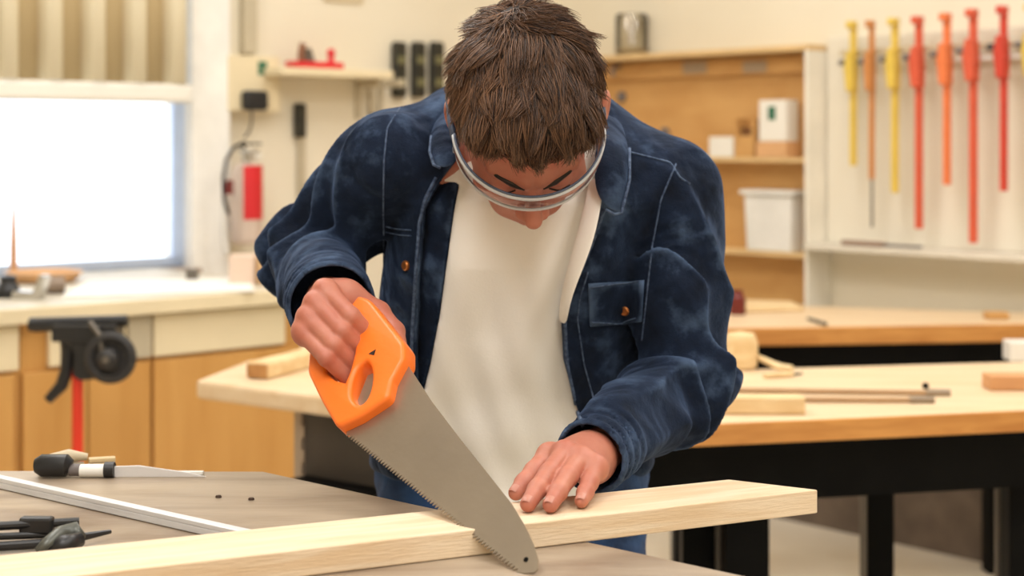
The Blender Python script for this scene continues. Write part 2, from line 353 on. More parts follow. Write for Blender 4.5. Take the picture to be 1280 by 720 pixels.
# wooden bowl-like lid, stick, bracket, small tools
q = G(55, 352, zc); e = empty('wooden_tray', tuple(q)); tag(e, 'shallow oval wooden tray with pale inside near the left end of the worktop', 'tray')
MB().lathe([(.02, 0), (.09, .004), (.112, .03), (.104, .031), (.085, .012), (.001, .010)], q).build('rim', mat('tan_wood', lin(224, 176, 126), .5), e, smooth='auto')
q = G(17, 350, zc); o = MB().lathe([(.012, 0), (.010, .1), (.006, .2), (.002, .235)], q).build('wooden_stick', mat('stick', lin(206, 158, 116), .6), smooth='auto'); tag(o, 'thin pointed wooden stick standing upright before the window', 'stick')
q = G(38, 374, zc); a_ = .6; e = empty('metal_bracket', tuple(q)); tag(e, 'bright bent metal bracket lying on the worktop edge', 'bracket')
T = Matrix.Translation(q) @ Matrix.Rotation(a_, 4, 'Z')
MB().prism([(-.045, 0), (.03, .0), (.05, .06), (.035, .065), (.015, .02), (-.04, .022)], -.02, .02, Matrix.Translation(q) @ Matrix.Rotation(-.2, 4, 'Z') @ Matrix.Rotation(math.pi/2, 4, 'X')).build('bent_strip', CHROME, e, bevel=.002)
q = G(64, 368, zc); o = MB().cyl(q+Vector((-.025, .0, .024)), q+Vector((.03, .02, .024)), .023).build('steel_cylinder', mat('brown_steel', lin(140, 122, 106), .5, .3), smooth='auto'); tag(o, 'short brownish metal cylinder beside the bent bracket', 'tool')
q = G(10, 372, zc); o = MB().lathe([(.03, 0), (.032, .02), (.02, .04), (.022, .055), (.004, .06)], q).build('black_plane', BLACKPL, smooth='auto'); tag(o, 'black rounded hand plane at the far left end of the worktop', 'tool')
q = G(-12, 366, zc); o = MB().tube([q+Vector((-.05, 0, .012)), q+Vector((.0, .01, .013)), q+Vector((.05, .03, .012))], [.012, .011, .009]).build('black_awl', BLACKPL, smooth='auto'); tag(o, 'black awl lying at the photo\'s left edge on the worktop', 'tool')

# ================================================================ LEFT WALL FITTINGS
def wbox(F, name, m, r, off0, off1, label=None, cat=None, parent=None, bevel=.003, group=None):
    x0, x1, z0, z1 = rect(F, *r, off1)
    o = MB().box(x0, x1, -off1, -off0, z0, z1).build(name, m, parent, F=None if parent else F, bevel=bevel)
    if label: tag(o, label, cat, group)
    return o
e = empty('switch_box', FL.hit(318, 139, 0), FL); tag(e, 'cream electrical box with green sticker on the wall over the extinguisher', 'electrical box')
wbox(FL, 'housing', CREAMP, (287, 70, 350, 139), 0.001, .06, parent=e)
wbox(FL, 'sticker', GREEN, (323, 77, 334, 94), .06, .0615, parent=e, bevel=0)
e = empty('wall_speaker', FL.hit(322, 138, .0), FL); tag(e, 'small black unit with hanging cord below the green sticker', 'device')
wbox(FL, 'case', BLACKPL, (308, 113, 337, 138), .061, .10, parent=e, bevel=.012)
a = FL.hit(314, 138, .08); MB().tube([FL.hit(314, 136, .08), FL.hit(315, 150, .07), FL.hit(312, 163, .06), FL.hit(306, 172, .05)], .004).build('cord', GREYM, e)
# fire extinguisher
c = FL.hit(308, 250, .10); ez0 = FL.hit(308, 305, .10).z; ez1 = FL.hit(308, 202, .10).z
e = empty('fire_extinguisher', (c.x, -.10, ez0), FL); tag(e, 'silver wall fire extinguisher with red label, black hose and gauge', 'fire extinguisher')
MB().lathe([(.04, 0), (.05, .01), (.052, .03), (.052, ez1-ez0-.04), (.04, ez1-ez0-.012), (.018, ez1-ez0)], (c.x, -.10, ez0)).build('cylinder', mat('pale_silver', lin(226, 208, 196), .3, .25), e, smooth='auto')
la = FL.hit(308, 275, .155).z; lb = FL.hit(308, 207, .155).z
lm = MB(); angs = np.linspace(-.75, 2.5, 20)
rr = [(c.x+math.sin(t)*.0535, -.10-math.cos(t)*.0535) for t in angs]; rr2 = [(c.x+math.sin(t)*.0515, -.10-math.cos(t)*.0515) for t in angs]
lm.prism(rr+rr2[::-1], la, lb); lm.build('label', REDPL, e)
MB().cyl((c.x, -.10, ez1-.002), (c.x, -.10, ez1+.03), .016).box(c.x-.012, c.x+.012, -.16, -.06, ez1+.03, ez1+.042).build('valve', CHROME, e, smooth='auto')
MB().box(c.x-.009, c.x+.009, -.18, -.08, ez1+.055, ez1+.062).tube([(c.x, -.09, ez1+.03), (c.x, -.08, ez1+.058)], .006).build('lever', BLACK, e, bevel=.002)
MB().lathe([(.016, 0), (.016, .012), (.012, .014)], (c.x+.02, -.125, ez1+.018), (.3, -1, 0)).build('gauge', WHITEP, e, smooth='auto')
hp = [FL.hit(*p) for p in ((306, 178, .13), (292, 184, .15), (283, 200, .16), (279, 225, .16), (280, 250, .16), (286, 268, .16))]
MB().tube(hp, [.006]*5+[.005], n=10).build('hose', BLACKPL, e, smooth=True)
MB().tube([FL.hit(287, 225, .165), FL.hit(286, 243, .165)], [.012, .016]).build('nozzle', DKRED, e, smooth='auto')
MB().box(c.x-.03, c.x+.03, -.05, -.001, ez0+.05, ez0+.09).build('wall_bracket', GREYM, e)
MB().tube([FL.hit(279, 255, .15), FL.hit(280, 300, .14), FL.hit(282, 316, .14)], [.008, .010, .012]).build('sleeve', WHITEPL, e, smooth='auto')
# hanging saw-like tool with dark handle
e = empty('hanging_handsaw', FL.hit(377, 128, 0), FL); tag(e, 'thin pale blade hanging by its dark handle left of the person\'s shoulder', 'handsaw')
wbox(FL, 'handle', OLIVE, (371, 129, 384, 172), .005, .03, parent=e, bevel=.008)
wbox(FL, 'blade', mat('dull_blade', lin(205, 196, 172), .4, .4), (373, 172, 382, 300), .012, .015, parent=e, bevel=0)
# shelf with a red block plane
e = empty('wall_shelf', FL.hit(420, 96, 0), FL); tag(e, 'narrow cream wall shelf left of the person\'s head, with brackets', 'shelf')
wbox(FL, 'board', CREAMP, (352, 86, 492, 96), .001, .17, parent=e)
for k in (446, 474):
    x = FL.hit(k, 100, .0).x; zt = FL.hit(k, 97, .16).z
    MB().box(x-.008, x+.008, -.14, -.001, zt-.03, zt-.0005).box(x-.01, x+.01, -.012, -.001, zt-.14, zt-.03).build('bracket', GREYP, e, bevel=.002)
x0, x1, z0, z1 = rect(FL, 362, 52, 424, 85, .10)
zs = FL.hit(420, 86, .17).z+.0005
e = empty('block_plane', ((x0+x1)/2, -.1, zs), FL); tag(e, 'red hand plane with brown grips on the narrow wall shelf', 'hand plane')
MB().box(x0, x1, -.13, -.07, zs, zs+.024).build('sole', REDPL, e, bevel=.004)
MB().tube([(x0+.05, -.1, zs+.02), (x0+.045, -.1, zs+.05), (x0+.055, -.1, zs+.085)], [.014, .011, .012]).build('rear_grip', mat('brown_wood', lin(140, 90, 60), .5), e, smooth='auto')
MB().lathe([(.016, 0), (.010, .015), (.016, .03), (.012, .045), (.002, .05)], (x1-.035, -.1, zs+.024)).build('front_knob', REDPL, e, smooth='auto')
MB().prism([(x0+.06, zs+.02), (x0+.10, zs+.02), (x0+.082, zs+.07), (x0+.07, zs+.07)], -.01, .01, Matrix.Translation((0, -.1, 0)) @ Matrix.Rotation(math.pi/2, 4, 'X')).build('iron', GREYM, e)
# hook tools under shelf
e = empty('hanging_square', FL.hit(470, 105, 0), FL); tag(e, 'small pale tool with dark tip hanging under the wall shelf', 'tool')
wbox(FL, 'blade', GREYP, (463, 98, 470, 142), .02, .024, parent=e, bevel=0); wbox(FL, 'tip', OLIVE, (465, 142, 474, 152), .015, .03, parent=e)
# three dark levels
base = None
for k, (xa_, lab) in enumerate(((493, 'dark olive upright tool on the wall, leftmost of three beside the person\'s head'), (517, 'dark olive upright tool on the wall, middle of three beside the person\'s head'), (540, 'dark olive upright tool on the wall, nearest of three to the person\'s hair'))):
    r = (xa_, 52, xa_+16, 122); x0, x1, z0, z1 = rect(FL, *r, .03)
    e = empty('spirit_level', ((x0+x1)/2, 0, z0), FL); tag(e, lab, 'tool', 'three dark upright tools')
    MB().box(x0, x1, -.035, -.005, z0, z1).build('body', OLIVE, e, bevel=.012, seg=3)
    for f in (.2, .6): MB().box(x0+.012, x1-.012, -.038, -.034, z0+(z1-z0)*f, z0+(z1-z0)*(f+.14)).build('window', mat('olive_light', lin(120, 116, 80), .5), e)
wbox(FL, 'wall_notice', mat('notice', lin(222, 206, 172), .7), (405, -30, 455, 3), .001, .01, 'small tan notice high on the wall, cut by the top edge', 'notice')

# ================================================================ RIGHT WALL
CO = .13                                   # depth of the pegboard cabinet
e = empty('tool_cabinet', FR.hit(880, 380, 0), FR); tag(e, 'open tan wood tool cabinet on the wall behind the person\'s shoulder', 'cabinet')
cx0 = FR.hit(700, 200, CO).x; cx1 = FR.hit(1009, 200, CO).x; cz1 = FR.hit(1008, 55, CO).z; cz0 = FR.hit(960, 380, .1).z
MB().box(cx0, cx1-.012, -.03, -.001, cz0, cz1-.02).build('back_panel', OAKD, e)
MB().box(cx0, cx1, -CO, -.001, cz1-.02, cz1).build('top_board', mat('light_edge', lin(226, 192, 138), .5), e, bevel=.002)
MB().box(cx1-.012, cx1, -CO, -.001, cz0, cz1-.0205).build('side_board', mat('pale_side', lin(246, 240, 226), .5), e, bevel=.002)
SH = []
for i, yy in enumerate((197, 314)):
    z = FR.hit(950, yy, CO).z; MB().box(cx0, cx1-.0125, -CO+.005, -.031, z-.016, z).build('shelf', mat('light_edge', None), e, bevel=.002); SH.append(z)
MB().box(cx0, cx1-.0125, -.05, -.031, FR.hit(900, 74, .05).z-.06, FR.hit(900, 74, .05).z).build('rail', OAKD, e, bevel=.002)
for k, (x_, y_) in enumerate(((776, 121), (780, 148), (830, 166))):
    p = FR.hit(x_, y_, .04); MB().lathe([(.02, 0), (.02, .012), (.012, .02)], (p.x, -.03, p.z), (0, -1, 0)).build('peg', mat('peg_blue_grey', lin(112, 104, 102), .6), e, smooth='auto')
for r in ((853, 77, 883, 92), (928, 76, 958, 91)):
    wbox(FR, 'label_plate', mat('plate_grey', lin(172, 150, 124), .5), r, .0505, .054, parent=e)
p = FR.hit(773, 92, .06); MB().tube([(p.x, -.05, p.z+.03), (p.x, -.09, p.z+.02), (p.x, -.09, p.z-.01)], .008).build('hook', mat('peg_blue_grey', None), e)
# on the shelves
def shelf_box(name, m, r, zt, dep0, label, cat, dep=.07, bevel=.003):
    x0, x1, _, z1 = rect(FR, *r, dep0); o = MB().box(x0, x1, -dep0, -dep0+dep, zt+.0008, z1).build(name, m, F=FR, bevel=bevel); tag(o, label, cat); return o
o = shelf_box('white_box', WHITEP, (886, 171, 916, 195), SH[0], .12, 'small white box on the upper cabinet shelf beside the person\'s shoulder', 'box')
e = empty('wooden_caddy', FR.hit(925, 195, .12), FR); tag(e, 'open wooden holder with dark inside between two white items on the shelf', 'holder')
x0, x1, _, z1 = rect(FR, 918, 148, 942, 195, .12)
MB().box(x0, x1, -.05, -.04, SH[0]+.001, z1).box(x0, x0+.01, -.12, -.05, SH[0]+.001, z1).box(x1-.01, x1, -.12, -.05, SH[0]+.001, z1).box(x0+.01, x1-.01, -.12, -.11, SH[0]+.001, z1-.06).build('shell', OAKD, e)
MB().box(x0+.015, x1-.015, -.10, -.06, SH[0]+.001, z1-.03).build('contents', mat('dark_brown', lin(120, 78, 40), .7), e)
e = empty('labelled_carton', FR.hit(965, 195, .2), FR); tag(e, 'white carton with green mark in a wooden block at the right end of the shelf', 'carton')
x0, x1, _, z1 = rect(FR, 948, 125, 982, 195, .12); zb = FR.hit(960, 177, .12).z
MB().box(x0-.006, x1+.004, -.125, -.045, SH[0]+.001, zb).build('wooden_base', mat('base_tan', lin(222, 172, 122), .6), e, bevel=.002)
MB().box(x0, x1, -.118, -.05, zb+.0005, z1).build('carton', WHITEP, e, bevel=.003)
wbox(FR, 'green_mark', GREEN, (960, 133, 969, 150), .1182, .1196, parent=e, bevel=0)
x0, x1, _, z1 = rect(FR, 990, 130, 1000, 195, .042); o = MB().box(x0, x1, -.042, -.032, SH[0]+.001, z1).build('wood_block', OAKD, F=FR, bevel=.004); tag(o, 'upright tan wood block at the cabinet side behind the white carton', 'block')
x0, x1, z0_, z1 = rect(FR, 931, 240, 990, 308, .12)
e = empty('plastic_bin', ((x0+x1)/2, -.085, SH[1]), FR); tag(e, 'white plastic bin with wide rim on the lower cabinet shelf', 'bin')
zb = SH[1]+.001
MB().add([(x0+.008, -.12, zb), (x1-.008, -.12, zb), (x1-.008, -.05, zb), (x0+.008, -.05, zb), (x0, -.125, z1-.01), (x1, -.125, z1-.01), (x1, -.045, z1-.01), (x0, -.045, z1-.01)], [(0, 3, 2, 1), (0, 1, 5, 4), (1, 2, 6, 5), (2, 3, 7, 6), (3, 0, 4, 7), (4, 5, 6, 7)]).build('tub', WHITEPL, e, bevel=.004)
MB().box(x0-.014, x1+.014, -.135, -.035, z1-.0095, z1+.006).build('rim', WHITEPL, e, bevel=.003)
# jar on the cabinet
x0, x1, z0_, z1 = rect(FR, 775, 18, 805, 60, .065)
e = empty('storage_jar', ((x0+x1)/2, -.065, cz1), FR); tag(e, 'clear jar standing on top of the tan tool cabinet', 'jar'); rj = (x1-x0)/2
MB().lathe([(rj, 0), (rj, z1-cz1-.012), (rj*.9, z1-cz1)], ((x0+x1)/2, -.065, cz1+.001)).build('glass', JAR, e, smooth='auto')
MB().lathe([(rj*.94, 0), (rj*.94, .02)], ((x0+x1)/2, -.065, cz1+.004)).build('contents', mat('jar_tan', lin(200, 170, 120), .6), e)
# white tool board
bw0 = cx1+.004; bw1 = FR.hit(1420, 200, .03).x; bz1 = FR.hit(1030, 47, .03).z; bz0 = FR.hit(1040, 303, .03).z
BOARD = mat('board_white', lin(232, 225, 208), .5, scale=2, col2=lin(228, 220, 202))
e = empty('tool_board', (bw0, 0, bz0), FR); tag(e, 'large white tool board on the wall with clamp rail and tray', 'tool board')
MB().box(bw0, bw1, -.03, -.001, bz0, bz1).build('panel', BOARD, e, bevel=.003)
MB().box(bw0, bw1, -.16, -.0305, bz0-.02, bz0).build('tray', mat('tray_white', lin(222, 214, 198), .5), e, bevel=.003)
z = FR.hit(1150, 60, .07).z; x0 = FR.hit(1050, 60, .07).x
RAILM = mat('rail_tan', lin(206, 190, 160), .5)
MB().box(x0, bw1, -.075, -.06, z-.012, z+.006).build('rail', RAILM, e, bevel=.002)
for xx in np.linspace(x0+.02, bw1-.05, 7): MB().box(xx-.006, xx+.006, -.06, -.0305, z-.01, z+.004).build('rail_bracket', RAILM, e)
z2 = FR.hit(1240, 68, .07).z; x2 = FR.hit(1198, 68, .07).x
MB().box(x2, bw1, -.085, -.07, z2-.016, z2-.004).build('lower_rail', WHITEPL, e, bevel=.002)
# bar clamps hanging on the rail
CL = [(1066, 28, 207, 8, YEL, 'yellow bar clamp, leftmost on the wall rail', 0),
      (1089, 27, 224, 6, ORGB, 'brownish orange clamp with long thin grey bar end, second on the rail', 284),
      (1118, 24, 241, 9, YEL, 'longer yellow clamp between the brownish and the red-orange clamps', 0),
      (1148, 22, 286, 10, REDO, 'long red-orange clamp in the middle of the rail', 0),
      (1183, 18, 231, 10, ORG, 'shorter orange clamp between two long red-orange clamps', 0),
      (1216, 13, 304, 11, REDO, 'longest red-orange clamp, hanging lowest of all on the rail', 0),
      (1254, 9, 239, 10, REDC, 'bright red clamp with black knob, near the photo\'s right edge', 0),
      (1290, 6, 316, 11, YEL, 'yellow clamp mostly cut by the photo\'s right edge', 0)]
for (px, ya, yb, wd, m_, lab, ext) in CL:
    c = FR.hit(px, ya, .10); zt = c.z; zb = FR.hit(px, yb, .10).z; x = c.x
    s_ = (FR.hit(px+1, ya, .10).x-x); hw = wd*s_/2; zk = FR.hit(px, ya+58, .10).z
    e = empty('bar_clamp', (x, -.1, zt), FR); tag(e, lab, 'clamp', 'bar clamps hung on the wall rail')
    MB().box(x-hw*.75, x+hw*.75, -.105, -.088, zb, zt).build('bar', m_, e, bevel=.002)
    MB().prism([(x-hw*.9, zk+.055), (x+hw*.9, zk+.055), (x+hw*1.25, zk-.01), (x+hw*1.1, zk-.075), (x-hw*.9, zk-.075), (x-hw*1.6, zk+.0)], .087, .125, Matrix.Rotation(math.pi/2, 4, 'X')).build('sliding_jaw', m_, e, bevel=.004)
    MB().box(x-hw*.95, x+hw*.95, -.125, -.087, zt-.02, zt+.004).build('fixed_jaw', m_, e, bevel=.004)
    if ext: MB().cyl((x, -.095, FR.hit(px, ext, .1).z), (x, -.095, zb), .0045, n=10).build('thin_bar', GREYM, e)
    kc = mat('peg_blue_grey', None) if m_ is not REDC else BLACKPL
    MB().lathe([(.007, 0), (.010, .01), (.010, .035), (.006, .04)], (x-hw*1.2, -.1, zk+.022), (-1, 0, 0), n=14).build('knob', kc, e, smooth='auto')
# things on the tray
tz = bz0+.0008
p = FR.l(FR.w(FR.hit(1080, 302, .12))); x0 = FR.hit(1053, 303, .12).x; x1 = FR.hit(1104, 303, .12).x
o = MB().box(x0, x1, -.13, -.10, tz, tz+.016).build('brown_bar', mat('bar_brown', lin(150, 122, 104), .5), F=FR, bevel=.003); tag(o, 'short brown bar lying on the white tray below the clamps', 'bar')
x0 = FR.hit(1106, 303, .11).x; x1 = FR.hit(1150, 303, .11).x
o = MB().cyl((x0, -.11, tz+.006), (x1, -.10, tz+.006), .005, n=12).build('thin_rod', mat('peg_blue_grey', None), F=FR, smooth='auto'); tag(o, 'thin grey rod on the white tray right of the brown bar', 'rod')

# ================================================================ REAR BENCH (right)
Z2 = .80
def poly_pts(lst): return [(v[0], v[1]) for v in lst]
def bench_local(name, loc, label, cat):
    e = empty(name, loc); return tag(e, label, cat)
e = bench_local('rear_workbench', (1.1, 4.6, 0), 'far maple workbench with black apron below the white tool board', 'workbench')
fa = G(850, 410.5, Z2); fb = G(1360, 403, Z2); bk0 = Vector((.42, 5.08, 0)); bk1 = Vector((1.62, 4.72, 0))
tp = MB().prism([(fa.x, fa.y), (fb.x, fb.y), (bk1.x, bk1.y), (bk0.x, bk0.y)], Z2-.05, Z2)
top = tp.build('top', MAPLE, e, bevel=.006)
dr = (fb-fa).normalized(); nr = Vector((-dr.y, dr.x, 0))
def strip(p, q, dn0, dn1, z0, z1, mb=None):
    mb = mb or MB(); a0 = p+nr*dn0; b0 = q+nr*dn0; a1 = p+nr*dn1; b1 = q+nr*dn1
    return mb.prism([(a0.x, a0.y), (b0.x, b0.y), (b1.x, b1.y), (a1.x, a1.y)], z0, z1)
strip(fa, fb, -.012, -.0005, Z2-.05, Z2-.001).build('edge_band', MAPLE_EDGE, e, bevel=.003)
strip(fa+dr*.05, fb-dr*.05, .03, .06, .62, Z2-.0505).build('apron', BLACK, e)
for q in (fa+dr*.1, fb-dr*.1):
    for dn in (.07, .36): strip(q-dr*.03, q+dr*.03, dn, dn+.06, 0, Z2-.051).build('leg', BLACK, e, bevel=.003)
# things on the rear bench
q = [G(x, y, Z2) for x, y in ((908, 392), (1005, 389), (990, 381), (930, 379))]
o = MB().prism([(v.x, v.y) for v in q], Z2+.0005, Z2+.012).build('thin_board', PINE2, bevel=.003); tag(o, 'thin pale board lying on the far bench behind the person\'s elbow', 'board')
p0 = G(1010, 398, Z2+.006); p1 = G(1032, 405, Z2+.006)
o = MB().tube([p0, p1], [.004, .006]).build('pencil', GREYM); tag(o, 'small dark pencil on the far bench in front of the white board', 'pencil')
q = G(922, 393, Z2); o = MB().lathe([(.022, 0), (.024, .004), (.024, .05), (.016, .06), (.017, .072)], q).build('dark_red_pot', DKRED, smooth='auto'); tag(o, 'dark red little pot on the far bench right beside the person\'s sleeve', 'pot')
o = local_box('brown_block', OAKD, 'small brown block on the far bench near the photo\'s right edge', 'block', 1235, 1262, 400, .02, .05, zt=Z2)

# ================================================================ MIDDLE BENCH
A = G(245, 475, Z2); B = G(715, 536, Z2); Cc = G(1500, 502.6, Z2); Dd = Vector((1.75, 3.79, Z2)); E1 = Vector((.25, 3.505, Z2)); E2 = G(310, 450, Z2)
e = bench_local('middle_workbench', (.4, 3.4, 0), 'big maple topped workbench with black steel frame behind the person', 'workbench')
MB().prism([(v.x, v.y) for v in (A, B, Cc, Dd, E1, E2)], Z2-.04, Z2).build('top', MAPLE, e, bevel=.008)
dr = (Cc-B).normalized(); nr = Vector((-dr.y, dr.x, 0))
strip(B+dr*.02, Cc, -.010, -.0005, Z2-.04, Z2-.001).build('edge_band', MAPLE_EDGE, e, bevel=.002)
strip(B+dr*.12, Cc-dr*.05, .06, .10, .64, Z2-.0405).build('apron', BLACK, e)
def leg_at(px, dref, wpx, m_=BLACK, z0=0, nm='leg', deep=.06):
    p = P(px, 300, dref); w_ = wpx*dref/F_PX
    MB().box(p.x-w_/2, p.x+w_/2, dref, dref+deep, z0, Z2-.041).build(nm, m_, e, bevel=.003)
leg_at(934, 3.02, 56); leg_at(901, 3.10, 12, GREYM, nm='leg_lit_side', deep=.02); leg_at(874, 3.12, 42); leg_at(1101, 3.40, 34); leg_at(1080, 3.38, 8, GREYM, nm='leg_lit_side', deep=.015)  # grey strips are added to paint the lit side faces of the black legs
leg_at(1285, 3.16, 46); leg_at(1253, 3.24, 14, GREYM, nm='leg_lit_side', deep=.02)
# left part under the top: dark side panel and a perforated strut
dl = (B-A).normalized(); nl = Vector((-dl.y, dl.x, 0))
def lstrip(t0, t1, n0, n1, z0, z1, mb=None):
    mb = mb or MB(); p = A+dl*t0; q = A+dl*t1
    return mb.prism([((p+nl*n0).x, (p+nl*n0).y), ((q+nl*n0).x, (q+nl*n0).y), ((q+nl*n1).x, (q+nl*n1).y), ((p+nl*n1).x, (p+nl*n1).y)], z0, z1)
tL = .245
lstrip(tL+.025, .86, .05, .07, .05, Z2-.041).build('side_panel', DARKP, e)
pm = MB(); lstrip(tL, tL+.02, .045, .065, 0, Z2-.041, pm)
for k in range(14): lstrip(tL+.02, tL+.027, .045, .049, .05+k*.05, .075+k*.05, pm)
pm.build('perforated_strut', mat('strut_pale', lin(170, 150, 128), .5), e)
lstrip(tL+.03, .85, .0, .049, .60, .625).build('lower_rail', BLACK, e)
# things on the middle bench
p0 = G(322, 474, Z2)+Vector((0, 0, .022)); p1 = G(412, 450, Z2)+Vector((0, 0, .022))
dv = (p1-p0).normalized(); sd = Vector((-dv.y, dv.x, 0)).normalized()
e2 = empty('wooden_offcut', tuple(p0-Vector((0, 0, .022)))); tag(e2, 'thick wooden batten with darker sawn end on the middle bench at left', 'wood piece')
mb = MB(); q0 = p0-Vector((0, 0, .0215)); q1 = q0+Vector((dv.x, dv.y, 0))*.34
lo4 = [q0-sd*.028, q1-sd*.028, q1+sd*.028, q0+sd*.028]
mb.prism([(v.x, v.y) for v in lo4], Z2+.0006, Z2+.036).build('batten', PINE2, e2, bevel=.006)
f0 = q0-Vector((dv.x, dv.y, 0))*.004
MB().prism([(v.x, v.y) for v in (f0-sd*.024, q0-sd*.024-dv*.0003, q0+sd*.024-dv*.0003, f0+sd*.024)], Z2+.004, Z2+.032).build('sawn_end', ENDG, e2)
# mallet head
q = G(926, 461, Z2); e2 = empty('wooden_mallet', tuple(q)); tag(e2, 'pale rounded wooden mallet head standing right of the person\'s elbow', 'mallet')
MB().lathe([(.03, 0), (.036, .006), (.038, .03), (.038, .06), (.03, .078), (.002, .083)], q+Vector((0, 0, .0006))).build('head', PINE2, e2, smooth='auto')
MB().tube([q+Vector((.03, -.01, .03)), q+Vector((.075, -.05, .012)), q+Vector((.10, -.075, .0105))], [.006, .008, .008]).build('handle', PINE2, e2, smooth=True)
p0 = G(955, 470, Z2+.006); p1 = G(1003, 467, Z2+.006); e2 = empty('chisel', tuple(p0)); tag(e2, 'small pale marking tool with grey tip beside the mallet', 'marking tool')
MB().tube([p0, p0.lerp(p1, .75)], [.006, .0055]).build('handle', PINE2, e2, smooth='auto'); MB().tube([p0.lerp(p1, .76), p1], [.004, .002]).build('tip', GREYM, e2)
for (xa_, ya, xb_, yb, lab) in ((880, 487, 1180, 491, 'long thin steel rod on the middle bench, the farther of two'), (960, 499, 1160, 500, 'long thin steel rod on the middle bench, the nearer of two')):
    p0 = G(xa_, ya, Z2+.006); p1 = G(xb_, yb, Z2+.006); e2 = empty('steel_rod', tuple(p0)); tag(e2, lab, 'rod', 'two thin rods on the middle bench')
    MB().tube([p0, p1], .005).build('shaft', mat('rod_brown', lin(176, 140, 100), .4), e2, smooth='auto')
    d_ = (p1-p0).normalized(); MB().tube([p1-d_*.035, p1+d_*.012], .0075).build('ferrule', mat('ferrule_tan_grey', lin(150, 130, 106), .4), e2, smooth='auto')
o = MB().lathe([(.006, 0), (.007, .008), (.003, .012)], G(1157, 486, Z2)+Vector((0, .0, .0006))).build('small_screw', BLACK); tag(o, 'tiny black screw standing near the rod ends', 'screw')
local_box('pale_block', PINE2, 'long pale wood block lying before the rods, partly behind the sleeve', 'block', 880, 1007, 518.5, .031, .05, zt=Z2)
local_box('reddish_block', REDW, 'reddish wood block at the right edge of the middle bench', 'block', 1238, 1330, 489, .030, .06, zt=Z2)
local_box('white_tub', WHITEPL, 'white tub cut by the right edge of the photo', 'tub', 1263, 1320, 452.5, .045, .06, zt=Z2)

# ================================================================ NEAR BENCH
ZN = .917; ZT = .942
e = bench_local('front_workbench', (-.4, 1.4, 0), 'front workbench with worn grey-brown top under the board being sawn', 'workbench')
K0 = G(330, 589, ZN); K1 = G(930, 719, ZN); Kd = (K1-K0).normalized(); K2 = K0+Kd*.95
pl = [(-1.35, K0.y+.015), (K0.x, K0.y), (K2.x, K2.y), (K2.x, .62), (-1.35, .62)]
MB().prism(pl, ZN-.045, ZN).build('top', BENCHTOP, e, bevel=.003)
cn = Vector((-Kd.y, Kd.x, 0)); 
if cn.y > 0: cn = -cn
ap = MB(); s0 = K0+Kd*.08+cn*.06; s1 = K2-Kd*.08+cn*.06; ap.prism([(s0.x, s0.y), (s1.x, s1.y), ((s1+cn*.02).x, (s1+cn*.02).y), ((s0+cn*.02).x, (s0+cn*.02).y)], ZN-.14, ZN-.0455)
ap.build('apron', BLACK, e)
for (x, y) in ((-1.25, K0.y-.1), (K0.x-.04, K0.y-.12), (-1.25, .72), (K2.x-.12, .72)): MB().box(x-.035, x+.035, y-.035, y+.035, 0, ZN-.0455).build('leg', BLACK, e, bevel=.003)
MB().box(-1.2, .1, .75, 1.55, .18, .20).build('lower_shelf', DARKP, e)

# the board being sawn
b0 = G(0, 694, ZT); b1 = G(911, 599, ZT); c1 = G(1022, 612, ZT); c0 = G(110, 719.5, ZT)
bd = (b1-b0).normalized(); b0e = b0-bd*.25; c0e = c0-bd*.3
bcen = (b0+c1)/2; ang = math.atan2(bd.y, bd.x)
M = Matrix.Rotation(-ang, 3, 'Z'); pts = [M @ (v-bcen) for v in (b0e, b1, c1, c0e)]
o = MB().prism([(p.x, p.y) for p in pts], 0, ZT-ZN-.0006).build('pine_board', PINE, origin=(0, 0, 0), bevel=.0012)
o.location = (bcen.x, bcen.y, ZN+.0005); o.rotation_euler = (0, 0, ang); tag(o, 'long pale pine board being sawn, overhanging the front bench', 'board')
BOARD_O = o
# aluminium bar
p0 = G(-30, 605, ZN); p1 = G(312, 683, ZN); d_ = (p1-p0).normalized(); n_ = Vector((-d_.y, d_.x, 0))
L_ = (p1-p0).length; o = MB().box(0, L_, 0, .026, 0, .007).box(0, L_, 0, .003, .007, .012).build('aluminium_bar', ALU, origin=(0, 0, 0), bevel=.0008)
o.location = p0+Vector((0, 0, .0006)); o.rotation_euler = (0, 0, math.atan2(d_.y, d_.x)); tag(o, 'long flat silver metal bar lying across the front bench', 'metal bar')
# marking knife / small tool with white blade
def frame_obj(name, p, q, label, cat):
    d_ = (q-p); e_ = empty(name, tuple(p)); e_['_o'] = [0, 0, 0]; e_.rotation_euler = (0, 0, math.atan2(d_.y, d_.x)); tag(e_, label, cat); return e_, d_.length
e, L_ = frame_obj('utility_saw', G(44, 597, ZN), G(258, 597, ZN), 'small hand tool with black handle and white blade at the far bench edge', 'hand tool')
MB().tube([(0, 0, .0135), (.008, 0, .014), (.036, 0, .014), (.04, 0, .012)], [.008, .013, .013, .009], n=16).build('handle', BLACKPL, e, smooth='auto')
MB().tube([(.04, 0, .009), (.052, 0, .009)], .007).build('collar', mat('peg_blue_grey', None), e, smooth='auto')
MB().tube([(.052, 0, .008), (.08, 0, .008)], .0075).build('shank', WHITEPL, e, smooth='auto')
MB().tube([(.08, 0, .009), (.091, 0, .009)], .009).build('ring', BLACKPL, e, smooth='auto')
MB().prism([(.091, .001), (L_, .001), (L_-.02, .006), (L_-.06, .0115), (.12, .014), (.091, .013)], -.0012, .0012, Matrix.Rotation(math.pi/2, 4, 'X')).build('blade', mat('white_blade', lin(222, 220, 220), .35, .2), e, bevel=.0004)
MB().box(.0, .19, .012, .02, .0008, .004).build('backing_strip', WHITEPL, e)
e, L_ = frame_obj('wooden_peg', G(60, 592, ZN), G(108, 590, ZN), 'pale wooden peg behind the black-handled tool', 'wooden peg')
